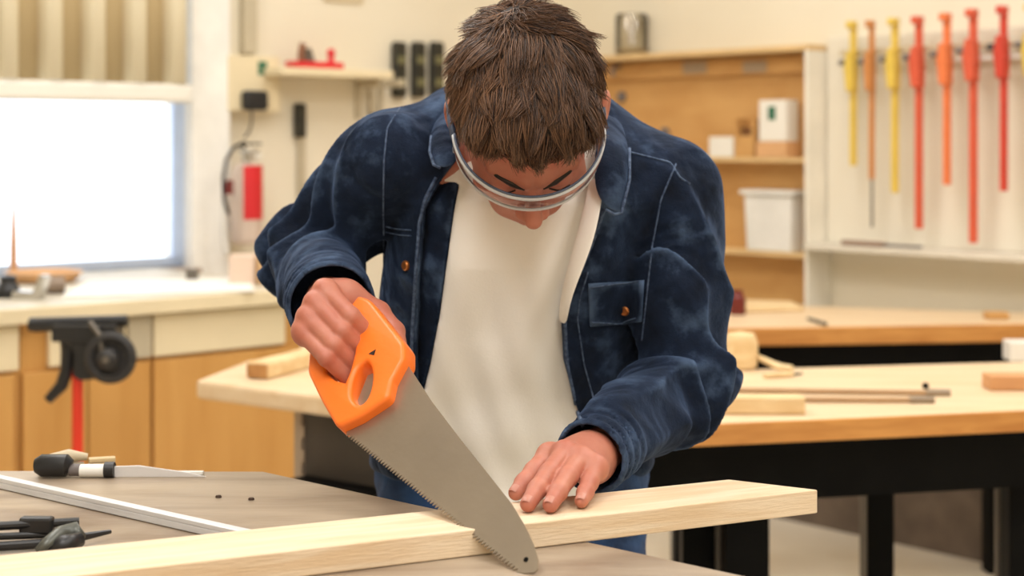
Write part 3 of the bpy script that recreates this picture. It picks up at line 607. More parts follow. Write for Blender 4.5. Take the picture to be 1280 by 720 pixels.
MB().tube([(0, .03, .011), (L_*.5, .03, .014), (L_, .03, .012)], [.006, .008, .004]).build('stick', mat('peg_pale', lin(206, 190, 160), .6), e, smooth='auto')
MB().box(L_*.2, L_*.9, .026, .034, .0006, .006).build('foot', mat('peg_pale', None), e)
e, L_ = frame_obj('wooden_clothes_peg', G(112, 590, ZN), G(146, 588, ZN), 'small tan wooden peg at the far bench edge before the oak cabinet', 'wooden peg')
MB().box(0, L_, .022, .034, .006, .011).build('upper_arm', mat('peg_tan', lin(214, 190, 146), .6), e, bevel=.001)
MB().box(0, L_, .022, .034, .0006, .0055).build('lower_arm', mat('peg_tan', None), e, bevel=.001)
# black clamp with rods, at left
def rod(px0, py0, px1, py1, z, r): return [G(px0, py0, ZN+z), G(px1, py1, ZN+z)], r
e = empty('quick_clamp', tuple(G(60, 685, ZN))); tag(e, 'black bar clamp with grey jaw lying at the lower left of the bench', 'clamp')
for (x0_, y0_, x1_, y1_, z_, r_, nm) in ((-80, 662, 99, 652, .022, .0042, 'upper_bar'), (-80, 674, 66, 668, .012, .0035, 'middle_bar'), (-80, 688, 62, 679, .006, .0045, 'lower_bar')):
    MB().tube([G(x0_, y0_, ZN+z_), G(x1_, y1_, ZN+z_)], r_, n=10).build(nm, BLACKPL, e, smooth='auto')
MB().box(G(60, 655, ZN).x, G(100, 655, ZN).x, G(60, 658, ZN+.02).y-.004, G(60, 658, ZN+.02).y+.008, ZN+.012, ZN+.029).build('end_block', BLACKPL, e, bevel=.003)
MB().tube([G(46, 690, ZN+.006), G(60, 680, ZN+.012), G(76, 668, ZN+.016), G(94, 661, ZN+.018), G(100, 672, ZN+.012)], [.004, .007, .008, .007, .006], n=14).build('grey_jaw', mat('clamp_grey', lin(88, 90, 84), .35, .3), e, smooth=True)
MB().tube([G(62, 688, ZN+.006), G(80, 682, ZN+.010), G(100, 674, ZN+.012)], [.006, .010, .007], n=14).build('trigger', BLACKPL, e, smooth=True)
MB().tube([G(98, 672, ZN+.01), G(138, 664.5, ZN+.008)], [.0042, .002], n=10).build('spindle', BLACKPL, e, smooth='auto')
# small chips on the bench
for (x, y, lab) in ((273, 622, 'tiny dark chip on the front bench, farther from the hand'), (314, 625, 'tiny dark chip on the front bench, nearer to the saw')):
    q = G(x, y, ZN); o = MB().lathe([(.0035, 0), (.003, .002), (.0005, .0025)], q+Vector((0, 0, .0004)), n=7).build('wood_chip', mat('chip', lin(70, 52, 40), .8)); tag(o, lab, 'chip', 'tiny chips on the front bench')

# ================================================================ SDF tools
def surf_nets(fn, lo, hi, h, chunk=None):
    lo = np.array(lo, float); hi = np.array(hi, float); n = np.ceil((hi-lo)/h).astype(int)+1
    xs = [(lo[i]+np.arange(n[i])*h).astype(np.float32) for i in range(3)]
    v = np.empty(n, np.float32)
    for i0 in range(0, n[0], 24):
        X, Y, Z = np.meshgrid(xs[0][i0:i0+24], xs[1], xs[2], indexing='ij'); v[i0:i0+24] = fn(X, Y, Z)
    v[0] = v[-1] = 1; v[:, 0] = 1; v[:, -1] = 1; v[:, :, 0] = 1; v[:, :, -1] = 1
    s = v < 0; c = np.zeros(n-1, int); sl = [slice(0, -1), slice(1, None)]
    for a in (0, 1):
        for b in (0, 1):
            for d in (0, 1): c += s[sl[a], sl[b], sl[d]]
    act = (c > 0) & (c < 8); idx = -np.ones(n-1, int); ii = np.argwhere(act); idx[act] = np.arange(len(ii))
    pos = np.zeros((len(ii), 3)); cnt = np.zeros(len(ii)); cs = [(a, b, d) for a in (0, 1) for b in (0, 1) for d in (0, 1)]
    for p in cs:
        for ax in range(3):
            if p[ax] == 1: continue
            q = list(p); q[ax] = 1
            va = v[ii[:, 0]+p[0], ii[:, 1]+p[1], ii[:, 2]+p[2]]; vb = v[ii[:, 0]+q[0], ii[:, 1]+q[1], ii[:, 2]+q[2]]
            m = (va < 0) != (vb < 0); t = va[m]/(va[m]-vb[m]); pt = np.tile(np.array(p, float), (m.sum(), 1)); pt[:, ax] += t
            pos[m] += pt; cnt[m] += 1
    pos = lo+(ii+pos/cnt[:, None])*h; quads = []
    for ax in range(3):
        u, w_ = [(1, 2), (2, 0), (0, 1)][ax]
        a = np.take(s, range(0, n[ax]-1), ax); b = np.take(s, range(1, n[ax]), ax); e = np.argwhere(a != b)
        e = e[(e[:, u] > 0) & (e[:, w_] > 0) & (e[:, u] < n[u]-1) & (e[:, w_] < n[w_]-1)]
        fl_ = a[e[:, 0], e[:, 1], e[:, 2]]
        def cc(du, dw): q = e.copy(); q[:, u] -= du; q[:, w_] -= dw; return idx[q[:, 0], q[:, 1], q[:, 2]]
        q = np.stack([cc(1, 1), cc(0, 1), cc(0, 0), cc(1, 0)], 1); q[~fl_] = q[~fl_][:, ::-1]; quads.append(q)
    return pos, np.concatenate(quads)
def smin(a, b, k):
    h = np.clip(.5+.5*(b-a)/k, 0, 1); return b+(a-b)*h-k*h*(1-h)
def smax(a, b, k): return -smin(-a, -b, k)
def cap(X, Y, Z, a, b, ra, rb=None):
    rb = ra if rb is None else rb; a = np.array(a, np.float32); d = (np.array(b, np.float32)-a); L2 = float(d @ d)+1e-12
    t = np.clip(((X-a[0])*d[0]+(Y-a[1])*d[1]+(Z-a[2])*d[2])/L2, 0, 1)
    return np.sqrt((X-a[0]-d[0]*t)**2+(Y-a[1]-d[1]*t)**2+(Z-a[2]-d[2]*t)**2)-(ra+(rb-ra)*t)
def ell(X, Y, Z, c, r, R=None):
    x, y, z = X-c[0], Y-c[1], Z-c[2]
    if R is not None: x, y, z = R[0][0]*x+R[0][1]*y+R[0][2]*z, R[1][0]*x+R[1][1]*y+R[1][2]*z, R[2][0]*x+R[2][1]*y+R[2][2]*z
    k0 = np.sqrt((x/r[0])**2+(y/r[1])**2+(z/r[2])**2); k1 = np.sqrt((x/r[0]**2)**2+(y/r[1]**2)**2+(z/r[2]**2)**2)+1e-9
    return k0*(k0-1)/k1
def un(k, *a):
    r = a[0]
    for b in a[1:]: r = smin(r, b, k)
    return r
def nz(X, Y, Z, f, s=0.):
    return (np.sin(X*f*1.1+1.7*np.sin(Y*f*.8+s)+s)+np.sin(Y*f*1.3+1.5*np.sin(Z*f*.9+2*s)+1+s)+np.sin(Z*f+1.6*np.sin(X*f*1.2+s*3)+2))/3
def mesh_obj(name, parts, m, parent, smooth=True, extra=None):
    vs_, fs_ = [], []; b = 0
    for v, f in parts: vs_.append(v); fs_.append(f+b); b += len(v)
    v = np.concatenate(vs_); f = np.concatenate(fs_)
    base = np.array(parent['_o']) if parent is not None else np.zeros(3); v = v-base
    me = bpy.data.meshes.new(name); me.from_pydata(v.tolist(), [], f.tolist()); me.update()
    me.polygons.foreach_set('use_smooth', [smooth]*len(me.polygons)); me.materials.append(m)
    o = bpy.data.objects.new(name, me); C.objects.link(o); o.parent = parent; o['_o'] = list(base); return o

# ================================================================ THE SAW
Hh = P(433, 545, 1.66); dt_ = 1/(1/1.491+(1/1.491-1/1.66)*80/194); Tt = P(645, 716, dt_)
SL = (Tt-Hh).normalized()
def raydir(px, py): return Vector(((px-640)/F_PX, 1, -(py-HOR)/F_PX))
O0 = Vector((0, 0, EYE)); r_ = raydir(508, 458); SW = O0+r_*((Hh-O0).dot(SL)/r_.dot(SL))-Hh; SW.normalize(); SN = SL.cross(SW)
MS = Matrix((SL, SW, SN)).transposed().to_4x4(); MS.translation = Hh          # saw frame -> world
def sp(px, py):
    r = raydir(px, py); v = O0+r*((Hh-O0).dot(SN)/r.dot(SN))-Hh; return (v.dot(SL), v.dot(SW))
def SWLD(l, w, n): return MS @ Vector((l, w, n))
saw = empty('handsaw', (0, 0, 0)); saw.matrix_world = MS; tag(saw, 'handsaw with orange plastic handle and broad grey steel blade cutting the pine board', 'handsaw')
# blade with teeth
back = [sp(*p) for p in ((505, 449), (540, 502), (575, 548), (610, 592), (640, 630), (655, 655), (667, 680), (673, 700), (672, 712))]
tip = [sp(*p) for p in ((668, 716), (655, 717), (645, 716))]
t0, t1 = Vector(sp(645, 716)), Vector(sp(433, 545)); nt_ = 66; teeth = []
for i in range(nt_):
    p = t0.lerp(t1, i/nt_); teeth += [(p.x, p.y), (p.x-.0008, p.y+.0045)]
teeth.append((t1.x, t1.y))
heel = [sp(*p) for p in ((436, 530), (460, 470))]
blade = MB().prism(back+tip+teeth+heel, -.0007, .0007).build('blade', STEEL, saw)
hc = sp(658, 700); MB().lathe([(.0025, 0), (.0025, .0003)], (hc[0], hc[1], .0008), n=16).build('hang_hole', BLACK, saw)
def curve_plate(name, outlines, thick, bev, m, parent):
    cu = bpy.data.curves.new(name, 'CURVE'); cu.dimensions = '2D'; cu.fill_mode = 'BOTH'; cu.extrude = thick/2-bev; cu.bevel_depth = bev; cu.bevel_resolution = 3
    for pts in outlines:
        s_ = cu.splines.new('NURBS'); s_.points.add(len(pts)-1); s_.use_cyclic_u = True; s_.order_u = 3; s_.resolution_u = 5
        for q, p in zip(s_.points, pts): q.co = (p[0], p[1], 0, 1)
    t = bpy.data.objects.new(name+'_c', cu); C.objects.link(t); dg = bpy.context.evaluated_depsgraph_get()
    me = bpy.data.meshes.new_from_object(t.evaluated_get(dg)); bpy.data.objects.remove(t)
    me.name = name; me.materials.clear(); me.materials.append(m); o = bpy.data.objects.new(name, me); C.objects.link(o); o.parent = parent
    bm = bmesh.new(); bm.from_mesh(me); bmesh.ops.remove_doubles(bm, verts=bm.verts, dist=1e-5); bm.to_mesh(me); bm.free()
    for p in me.polygons: p.use_smooth = True
    me.set_sharp_from_angle(angle=math.radians(40)); return o
def dbl(pts): # keep corners fairly tight: insert points near each corner
    out = []
    n = len(pts)
    for i in range(n):
        a, p, b = Vector(pts[i-1]), Vector(pts[i]), Vector(pts[(i+1) % n]); out += [p+(a-p)*.22, p, p+(b-p)*.22]
    return out
outer = [sp(*p) for p in ((431, 374), (466, 386), (508, 440), (508, 456), (493, 484), (489, 503), (456, 525), (432, 536), (414, 505), (397, 470), (399, 440), (412, 405))]
hole = [sp(*p) for p in ((437, 394), (448, 410), (458, 430), (455, 450), (450, 470), (441, 492), (422, 487), (411, 476), (414, 440), (427, 408))]
slot = [sp(*p) for p in ((469, 450), (480, 470), (474, 506), (456, 522), (440, 508), (446, 470))]
hd = curve_plate('handle', [dbl(outer), dbl(hole), slot], .027, .005, ORANGE, saw)
tr = sp(473, 452); MB().prism([(tr[0]-.004, tr[1]-.001), (tr[0]+.004, tr[1]+.001), (tr[0], tr[1]+.007)], .0134, .0142).build('arrow_mark', BLACKPL, saw)

# ================================================================ THE PERSON
HC = Vector((.0156, 1.835, 1.331)); pitch = math.radians(60)
Rm = Matrix.Rotation(math.radians(-3), 3, 'Y') @ Matrix.Rotation(math.radians(4), 3, 'Z')
hf = Rm @ Vector((0, -math.cos(pitch), -math.sin(pitch))); hu = Rm @ Vector((0, -math.sin(pitch), math.cos(pitch))); hx = Rm @ Vector((1, 0, 0))
HM = np.array([list(hx), list(hf), list(hu)])        # rows: local axes (x, forward, up)
def h2w(p): return HC+hx*p[0]+hf*p[1]+hu*p[2]
def w2h(X, Y, Z):
    x, y, z = X-HC.x, Y-HC.y, Z-HC.z
    return tuple(HM[i][0]*x+HM[i][1]*y+HM[i][2]*z for i in range(3))
def f_head(X, F, U):
    a = np.abs(X)
    d = ell(X, F, U, (0, -.008, .035), (.076, .097, .086))
    d = un(.03, d, ell(X, F, U, (0, .040, -.026), (.060, .058, .077)), ell(X, F, U, (0, .012, -.052), (.053, .052, .047)))
    d = smin(d, cap(a, F, U, (.018, .064, -.088), (0, .073, -.095), .014, .016), .024)     # chin
    d = smin(d, cap(a, F, U, (.050, .0, -.045), (.024, .058, -.085), .013), .022)           # jaw
    d = smin(d, ell(a, F, U, (.042, .068, -.022), (.021, .018, .018)), .02)                # cheeks
    d = smax(d, -ell(a, F, U, (.031, .104, .002), (.019, .016, .013)), .014)               # sockets
    d = smin(d, ell(a, F, U, (.031, .080, .001), (.0145, .0135, .0125)), .003)             # eyelids
    d = smin(d, cap(a, F, U, (.008, .096, .020), (.045, .078, .022), .008, .006), .012)    # brow ridge
    d = smin(d, cap(X, F, U, (0, .094, .006), (0, .118, -.030), .0065, .0105), .010)       # nose
    d = smin(d, ell(a, F, U, (.0115, .106, -.034), (.008, .010, .0075)), .005)             # nostril wings
    d = smax(d, -ell(a, F, U, (.006, .110, -.043), (.0028, .004, .004)), .002)
    d = smin(d, cap(a, F, U, (.0, .096, -.057), (.016, .086, -.058), .0055, .003), .005)   # upper lip
    d = smin(d, cap(a, F, U, (.0, .092, -.067), (.013, .084, -.066), .0062, .004), .005)   # lower lip
    d = smax(d, -cap(a, F, U, (.0, .103, -.062), (.018, .088, -.062), .0018), .002)
    # ears
    ax = np.where(X > 0, X-.008, -X); e = ell(ax, F, U, (.081, -.008, -.005), (.010, .020, .031), [[.93, .36, 0], [-.36, .93, 0], [0, 0, 1]])
    e = smax(e, -ell(ax, F, U, (.091, -.002, .0), (.006, .011, .019)), .004)
    return smin(d, e, .006)
def f_headw(X, Y, Z): return f_head(*w2h(X, Y, Z))
neck0 = (.018, 2.03, 1.275); nb = h2w((0, -.035, -.045))
SHR = (-.150, 1.965, 1.280); SHL = (.200, 2.00, 1.243)
ELR = (-.268, 2.09, 1.155); ELL = (.213, 1.95, 1.005)
WRR = P(414, 382, 1.80); WRL = P(738, 572, 1.715)
HIP = (.0, 2.16, .90)
def f_body(X, Y, Z):
    d = cap(X, Y, Z, neck0, nb, .058, .052)
    d = un(.03, d, cap(X, Y, Z, SHR, SHL, .040), ell(X, Y, Z, (.015, 2.04, 1.19), (.125, .080, .11)), ell(X, Y, Z, (.005, 2.10, 1.02), (.135, .095, .14)), ell(X, Y, Z, HIP, (.15, .105, .12)))
    for s_, e_, w_ in ((SHR, ELR, WRR), (SHL, ELL, WRL)):
        d = un(.03, d, cap(X, Y, Z, s_, e_, .040, .028), cap(X, Y, Z, e_, w_, .028, .025))
    for k in (-1, 1):
        d = un(.04, d, cap(X, Y, Z, (k*.085, 2.15, .86), (k*.11, 2.12, .48), .075, .052)); d = smin(d, cap(X, Y, Z, (k*.11, 2.12, .48), (k*.12, 2.20, .09), .052, .036), .03)
        d = smin(d, cap(X, Y, Z, (k*.12, 2.21, .045), (k*.135, 2.05, .035), .036, .030), .03)
    return d
def f_full(X, Y, Z): return smin(f_body(X, Y, Z), f_headw(X, Y, Z), .02)
person = empty('person', (0, 2.15, 0)); tag(person, 'person bending over the front bench in denim jacket and safety glasses, sawing', 'person')
# --- hands
def W_(v): return tuple(v)
def fist():
    """right hand closed round the saw grip, in saw frame (l, w, n)"""
    segs = []
    gx = lambda w: -.108-.30*(w-.075)
    for i, (w, r, ln) in enumerate(((.102, .0102, 1), (.084, .0104, 1.04), (.0665, .0098, 1), (.051, .0088, .9))):
        g = gx(w)
        mcp = (g-.022, w+.004, .043*ln); pip = (g+.027, w-.002, .030); dip = (g+.036, w-.003, -.004); tp = (g+.018, w-.002, -.024)
        segs.append([mcp, pip, dip, tp, r])
    return segs
fs4 = fist()
WRs = MS.inverted() @ WRR
thumb = [(-.145, .118, .008), (-.118, .128, -.018), (-.085, .122, -.026), (-.062, .113, -.024)]
def f_handR(l, w, n):
    d = None
    for mcp, pip, dip, tp, r in fs4:
        q = un(.004, cap(l, w, n, mcp, pip, r*1.12, r*1.02), cap(l, w, n, pip, dip, r*1.02, r*.93), cap(l, w, n, dip, tp, r*.93, r*.82))
        d = q if d is None else smin(d, q, .0022)
    pal = None
    for mcp, pip, dip, tp, r in fs4:
        q = cap(l, w, n, (mcp[0], mcp[1], mcp[2]-.003), tuple(WRs), .0135, .024); pal = q if pal is None else smin(pal, q, .014)
    d = smin(d, pal, .008)
    t = un(.005, cap(l, w, n, thumb[0], thumb[1], .017, .0135), cap(l, w, n, thumb[1], thumb[2], .0125, .0115), cap(l, w, n, thumb[2], thumb[3], .0115, .009))
    d = un(.014, d, t, cap(l, w, n, tuple(WRs), thumb[0], .022, .017))
    # knuckle bumps
    for mcp, pip, dip, tp, r in fs4: d = smin(d, ell(l, w, n, (mcp[0], mcp[1], mcp[2]+.004), (.011, .008, .009)), .006)
    return d
allp = np.array([p for s_ in fs4 for p in s_[:4]]+thumb+[tuple(WRs)])
v, f = surf_nets(f_handR, allp.min(0)-.03, allp.max(0)+.03, .0017)
Mn = np.array(MS); vR = (v @ Mn[:3, :3].T+Mn[:3, 3], f)
zt = ZT
FI = []      # left hand: (mcp, pip, dip, tip, r)
for (m_, t_, r, hpip) in ((P(686, 569, 1.655), G(645, 616, zt+.0085), .0098, .030), (P(706, 566, 1.642), G(660, 630, zt+.0085), .0100, .034), (P(726, 573, 1.632), G(688, 631, zt+.0085), .0098, .031), (P(745, 584, 1.625), G(727, 626, zt+.008), .0088, .024)):
    a, b = Vector(m_), Vector(t_); pip = a.lerp(b, .46); pip.z = zt+hpip*.82; dip = a.lerp(b, .76); dip.z = zt+hpip*.50+.001
    FI.append((a, pip, dip, b, r))
TH = [P(722, 568, 1.70), P(690, 580, 1.70), P(668, 596, 1.672), P(652, 610, 1.645)]
TH[1].z = .965; TH[2].z = .953; TH[3].z = .9515
def f_handL(X, Y, Z):
    d = None; pal = None; w = tuple(WRL)
    for a, p, q, t, r in FI:
        s_ = un(.004, cap(X, Y, Z, a, p, r*1.1, r), cap(X, Y, Z, p, q, r, r*.94), cap(X, Y, Z, q, t, r*.94, r*.80))
        d = s_ if d is None else smin(d, s_, .0025)
        c = cap(X, Y, Z, (a.x, a.y, a.z-.003), w, .0125, .023); pal = c if pal is None else smin(pal, c, .014)
    for a, p, q, t, r in FI: d = smin(d, ell(X, Y, Z, (a.x, a.y, a.z+.004), (.009, .010, .008)), .006)
    d = smin(d, pal, .008)
    t = un(.006, cap(X, Y, Z, TH[0], TH[1], .017, .014), cap(X, Y, Z, TH[1], TH[2], .013, .0115), cap(X, Y, Z, TH[2], TH[3], .0112, .0085))
    return smin(d, t, .010)
allq = np.array([list(p) for s_ in FI for p in s_[:4]]+[list(p) for p in TH]+[list(WRL)])
vL = surf_nets(f_handL, allq.min(0)-.03, allq.max(0)+.03, .0017)
# head in its own frame
def f_hn(X, F, U):
    d = f_head(X, F, U)
    return smin(d, cap(X, F, U, tuple(HM @ (np.array(neck0)-np.array(HC))), (0, -.035, -.045), .058, .052), .02)
v, f = surf_nets(f_hn, (-.105, -.17, -.15), (.105, .145, .135), .0022)
vH = (np.array(HC)+v @ HM, f)
vB = surf_nets(f_body, (-.40, 1.72, 0), (.36, 2.36, 1.42), .009)
body = mesh_obj('body', [vB, vH, vR, vL], SKIN, person)
# nails of the left hand
for i, (a, p, q, t, r) in enumerate(FI):
    d_ = (t-q).normalized(); up = Vector((0, 0, 1)); up = (up-d_*up.dot(d_)).normalized(); sd = d_.cross(up)
    c = t+up*(r*.80)+d_*.001; mb = MB(); vs_ = []
    for j in range(5):
        for k in range(5):
            x = (k-2)/2*.0044; y = (j-2)/2*.0045; vs_.append(c+sd*x+d_*y-up*((x/.0052)**2*.0022+(max(0, j-2)/2)**2*.0012-.0006))
    mb.add(vs_, [(j*5+k, j*5+k+1, (j+1)*5+k+1, (j+1)*5+k) for j in range(4) for k in range(4)]); mb.build('fingernail', NAIL, person, smooth=True)
# face details
for k in (-1, 1):
    MB().tube([h2w((k*.010, .1015, .015)), h2w((k*.024, .0975, .020)), h2w((k*.040, .0868, .023)), h2w((k*.052, .0715, .019))], [.0026, .0036, .0030, .0010], n=8).build('eyebrow', HAIR, person, smooth=True)
    MB().tube([h2w((k*.019, .0915, -.006)), h2w((k*.031, .0945, -.008)), h2w((k*.043, .0885, -.006))], [.0009, .0014, .0009], n=6).build('eyelashes', HAIR, person)
# --- hair
def f_hair(X, F, U):
    a = np.abs(X)
    d = ell(X, F, U, (0, -.010, .038), (.083, .101, .090))+.0022*nz(X, F, U, 90)
    d = smin(d, ell(X, F, U, (0, .052, .078), (.066, .036, .030)), .03)
    # cut away face / ears / neck
    line = .054+.010*(1-(X/.07)**2)+.004*np.sin(X*130)
    face = np.minimum(F-.030, line-U)
    side = np.minimum(np.minimum(F+.022+.55*(U-.03), -F+.022), .012-U)
    back = -.050-U+.0*X
    low = np.where(F > .022, line+(-.06+line*0)*np.clip((.062-F)/.04, 0, 1)-U, np.where(F > -.03, -.002-U, -.055-U))
    return smax(d, low, .006)
v, f = surf_nets(f_hair, (-.12, -.14, -.09), (.12, .12, .16), .0025)
hair = mesh_obj('hair', [(np.array(HC)+v @ HM, f)], HAIR, person)
# strands
tri = v[f]; cen = tri.mean(1); nrm = np.cross(tri[:, 2]-tri[:, 0], tri[:, 3]-tri[:, 1]); ar = np.linalg.norm(nrm, axis=1); nrm /= ar[:, None]+1e-12
if np.mean((nrm*cen).sum(1)) < 0: nrm = -nrm
inside = f_head(cen[:, 0], cen[:, 1], cen[:, 2]) > .004
ok = inside & (np.abs(cen[:, 0]) < .0905) & ((nrm*(cen-np.array([0, -.01, .03]))).sum(1) > .02)
prob = ar*ok; prob /= prob.sum(); NS = 15000; pick = RNG.choice(len(cen), NS, p=prob)
base = cen[pick]+RNG.normal(0, .0012, (NS, 3)); nn = nrm[pick]
wh = np.array([-.012, -.045, .125])
rad = base-wh; rad = rad/(np.linalg.norm(rad, axis=1)[:, None]+1e-6)
fl_ = np.array([0.18, .75, -.1])[None]+.75*rad+.30*np.cross(nn, rad)
nc = 260; cc_ = cen[RNG.choice(len(cen), nc, p=prob)]; cdir = RNG.normal(0, .27, (nc, 3))          # tufts
near = np.argmin(((base[:, None, :]-cc_[None])**2).sum(2), 1)
fl_ += cdir[near]+RNG.normal(0, .10, (NS, 3)); fl_ -= (fl_*nn).sum(1)[:, None]*nn; fl_ /= np.linalg.norm(fl_, axis=1)[:, None]
topness = np.clip((base[:, 2]-.02)/.07, 0, 1)
frontness = np.clip((base[:, 1]-.05)/.04, 0, 1); ln = (.012+.020*topness)*(1-.22*frontness)*RNG.uniform(.75, 1.2, NS); lift = (.10+.30*topness)*RNG.uniform(.5, 1.3, NS)+.05*np.sin(near*7.)
pull = (cc_[near]+cdir[near]*.02-base)
VS, FS = [], []; side = np.cross(fl_, nn)
rw = .00075
K = 4
for k in range(K+1):
    t = k/K; ctr = base+fl_*(ln*t)[:, None]+nn*(ln*lift*(t-.75*t*t))[:, None]+pull*(.6*t*t)*(ln/.034)[:, None]-nn*.0012*(1-t)
    r = rw*(1-.75*t)
    VS.append(np.stack([ctr+side*r, ctr-side*r*.5+nn*r*.85, ctr-side*r*.5-nn*r*.85], 1))
VS = np.stack(VS, 1).reshape(-1, 3)   # strand, level, corner
st_ = np.arange(NS)*(K+1)*3; q = []
for k in range(K):
    for c_ in range(3): q.append(np.stack([st_+k*3+c_, st_+k*3+(c_+1) % 3, st_+(k+1)*3+(c_+1) % 3, st_+(k+1)*3+c_], 1))
so = mesh_obj('hair_strands', [(np.array(HC)+VS @ HM, np.concatenate(q))], STRAND, hair)
tag(so, kind='stuff')

# --- safety glasses
gl = empty('safety_glasses', (0, 0, 0)); gl.parent = person; gl.location = -Vector((0, 2.15, 0)); gl['_o'] = [0, 0, 0]
def arc(u, off=0, n=41, a=88):
    u = u+.004
    ps = []
    for t in np.linspace(-math.radians(a), math.radians(a), n): ps.append(h2w(((.0835+off)*math.sin(t), .030+(.088+off)*math.cos(t), u)))
    return ps
FRG = mat('glasses_frame', lin(205, 208, 214), .3, .2); FRD = mat('glasses_dark', lin(72, 82, 104), .35)
lens = MB(); n = 41; lv = []
for j, u in enumerate(np.linspace(-.009, .018, 7)):
    bulge = .004*math.sin(j/6*math.pi); lv += arc(u, bulge-.002*(1-j/6))
lens.add(lv, [(j*n+k, j*n+k+1, (j+1)*n+k+1, (j+1)*n+k) for j in range(6) for k in range(n-1)]); lo_ = lens.build('lens', LENS, gl, smooth=True)
MB().tube(arc(.019, .001), .0028, n=8).build('brow_bar', FRG, gl, smooth=True)
MB().tube(arc(-.010, -.001), .0020, n=8).build('lower_rim', FRG, gl, smooth=True)
MB().tube(arc(.023, .0005), .0014, n=8).build('foam_edge', FRD, gl, smooth=True)
for k in (-1, 1):
    MB().tube([h2w((k*.0838, .034, .018)), h2w((k*.087, .01, .016)), h2w((k*.088, -.02, .014)), h2w((k*.086, -.045, .0))], [.0042, .0038, .003, .003], n=8).build('temple', FRD, gl, smooth=True)
    MB().tube([h2w((k*.0835, .036, .016)), h2w((k*.0835, .036, -.008))], .0025, n=8).build('side_rim', FRG, gl, smooth=True)

# --- clothing shapes
def stack(X, Y, Z, lv, grow=0):
    z = [l[0] for l in lv]; Zc = np.clip(Z, z[0], z[-1]); g = lambda i: np.interp(Zc, z, [l[i] for l in lv]).astype(np.float32)
    cx, cy_, a, b = g(1), g(2), g(3)+grow, g(4)+grow
    p = 2.4; k = ((np.abs(X-cx)/a)**p+(np.abs(Y-cy_)/b)**p)**(1/p)
    return (k-1)*np.minimum(a, b)*.95
JL = [(.86, .005, 2.155, .192, .145), (.95, .0, 2.12, .182, .145), (1.05, .003, 2.075, .176, .140), (1.15, .012, 2.035, .172, .132), (1.23, .018, 2.01, .165, .115), (1.29, .02, 2.02, .145, .098), (1.335, .02, 2.04, .085, .062)]
def tpar(X, Y, Z, a, b):
    a = np.array(a); d = np.array(b)-a; return ((X-a[0])*d[0]+(Y-a[1])*d[1]+(Z-a[2])*d[2])/(d @ d)
def ridge(ph): return 1-2*np.sqrt(np.sin(ph)**2+.02)
def f_sleeve(X, Y, Z, s_, e_, w_, r, seed, amp):
    d = un(.02, cap(X, Y, Z, s_, e_, r[0], r[1]), cap(X, Y, Z, e_, w_, r[2], r[3]))
    t1 = tpar(X, Y, Z, s_, e_); t2 = tpar(X, Y, Z, e_, w_)
    L1 = math.dist(s_, e_); L2 = math.dist(e_, w_)
    w = nz(X, Y, Z, 22, seed); w2 = nz(X, Y, Z, 40, seed+3)
    q1 = ridge((t1*L1*44)+1.3*w+7*(X+Z)); q2 = ridge((t2*L2*50)+1.2*w+6*(X-Z)+1)
    m1 = np.exp(-((t1-.88)/.36)**2); m2 = np.exp(-((t2-.22)/.40)**2)
    return d-amp*(m1*q1*.8+m2*q2*np.clip(1.3-t2*1.2, 0, 1))-.0025*w*np.clip(t1*3, 0, 1)
def opx(tab, Z):      # opening edge: pixel table at the chest front -> X as a function of height
    zz = [EYE-(y-HOR)*1.885/F_PX for x, y in tab]; xx = [(x-640)/F_PX*1.885 for x, y in tab]
    o = np.argsort(zz); return np.interp(Z, np.array(zz)[o], np.array(xx)[o]).astype(np.float32)
eL = [(576, 150), (570, 200), (548, 228), (529, 262), (521, 350), (516, 450), (513, 640)]
eR = [(752, 150), (752, 240), (742, 290), (716, 350), (702, 400), (706, 460), (722, 520), (745, 580), (752, 640)]
iL = [(585, 150), (578, 200), (566, 260), (556, 330), (546, 400), (532, 470), (508, 560), (495, 640)]
def f_torso(X, Y, Z):
    d = stack(X, Y, Z, JL); d = smax(d, Z-1.36, .02); d = smax(d, .872-Z, .012)
    d = un(.045, d, cap(X, Y, Z, (SHR[0]+.01, 1.99, 1.285), (-.05, 2.045, 1.298), .060, .066), cap(X, Y, Z, (-.05, 2.045, 1.298), (.09, 2.045, 1.285), .066, .064), cap(X, Y, Z, (.09, 2.045, 1.285), (SHL[0]-.01, 2.0, 1.25), .064, .058))
    # soft vertical folds of the hanging fronts
    d = d-.004*np.sin(X*75+3*nz(X, Y, Z, 14))*np.clip((1.25-Z)*5, 0, 1)-.002*nz(X, Y, Z, 50, 2)
    # armhole seam groove
    return d
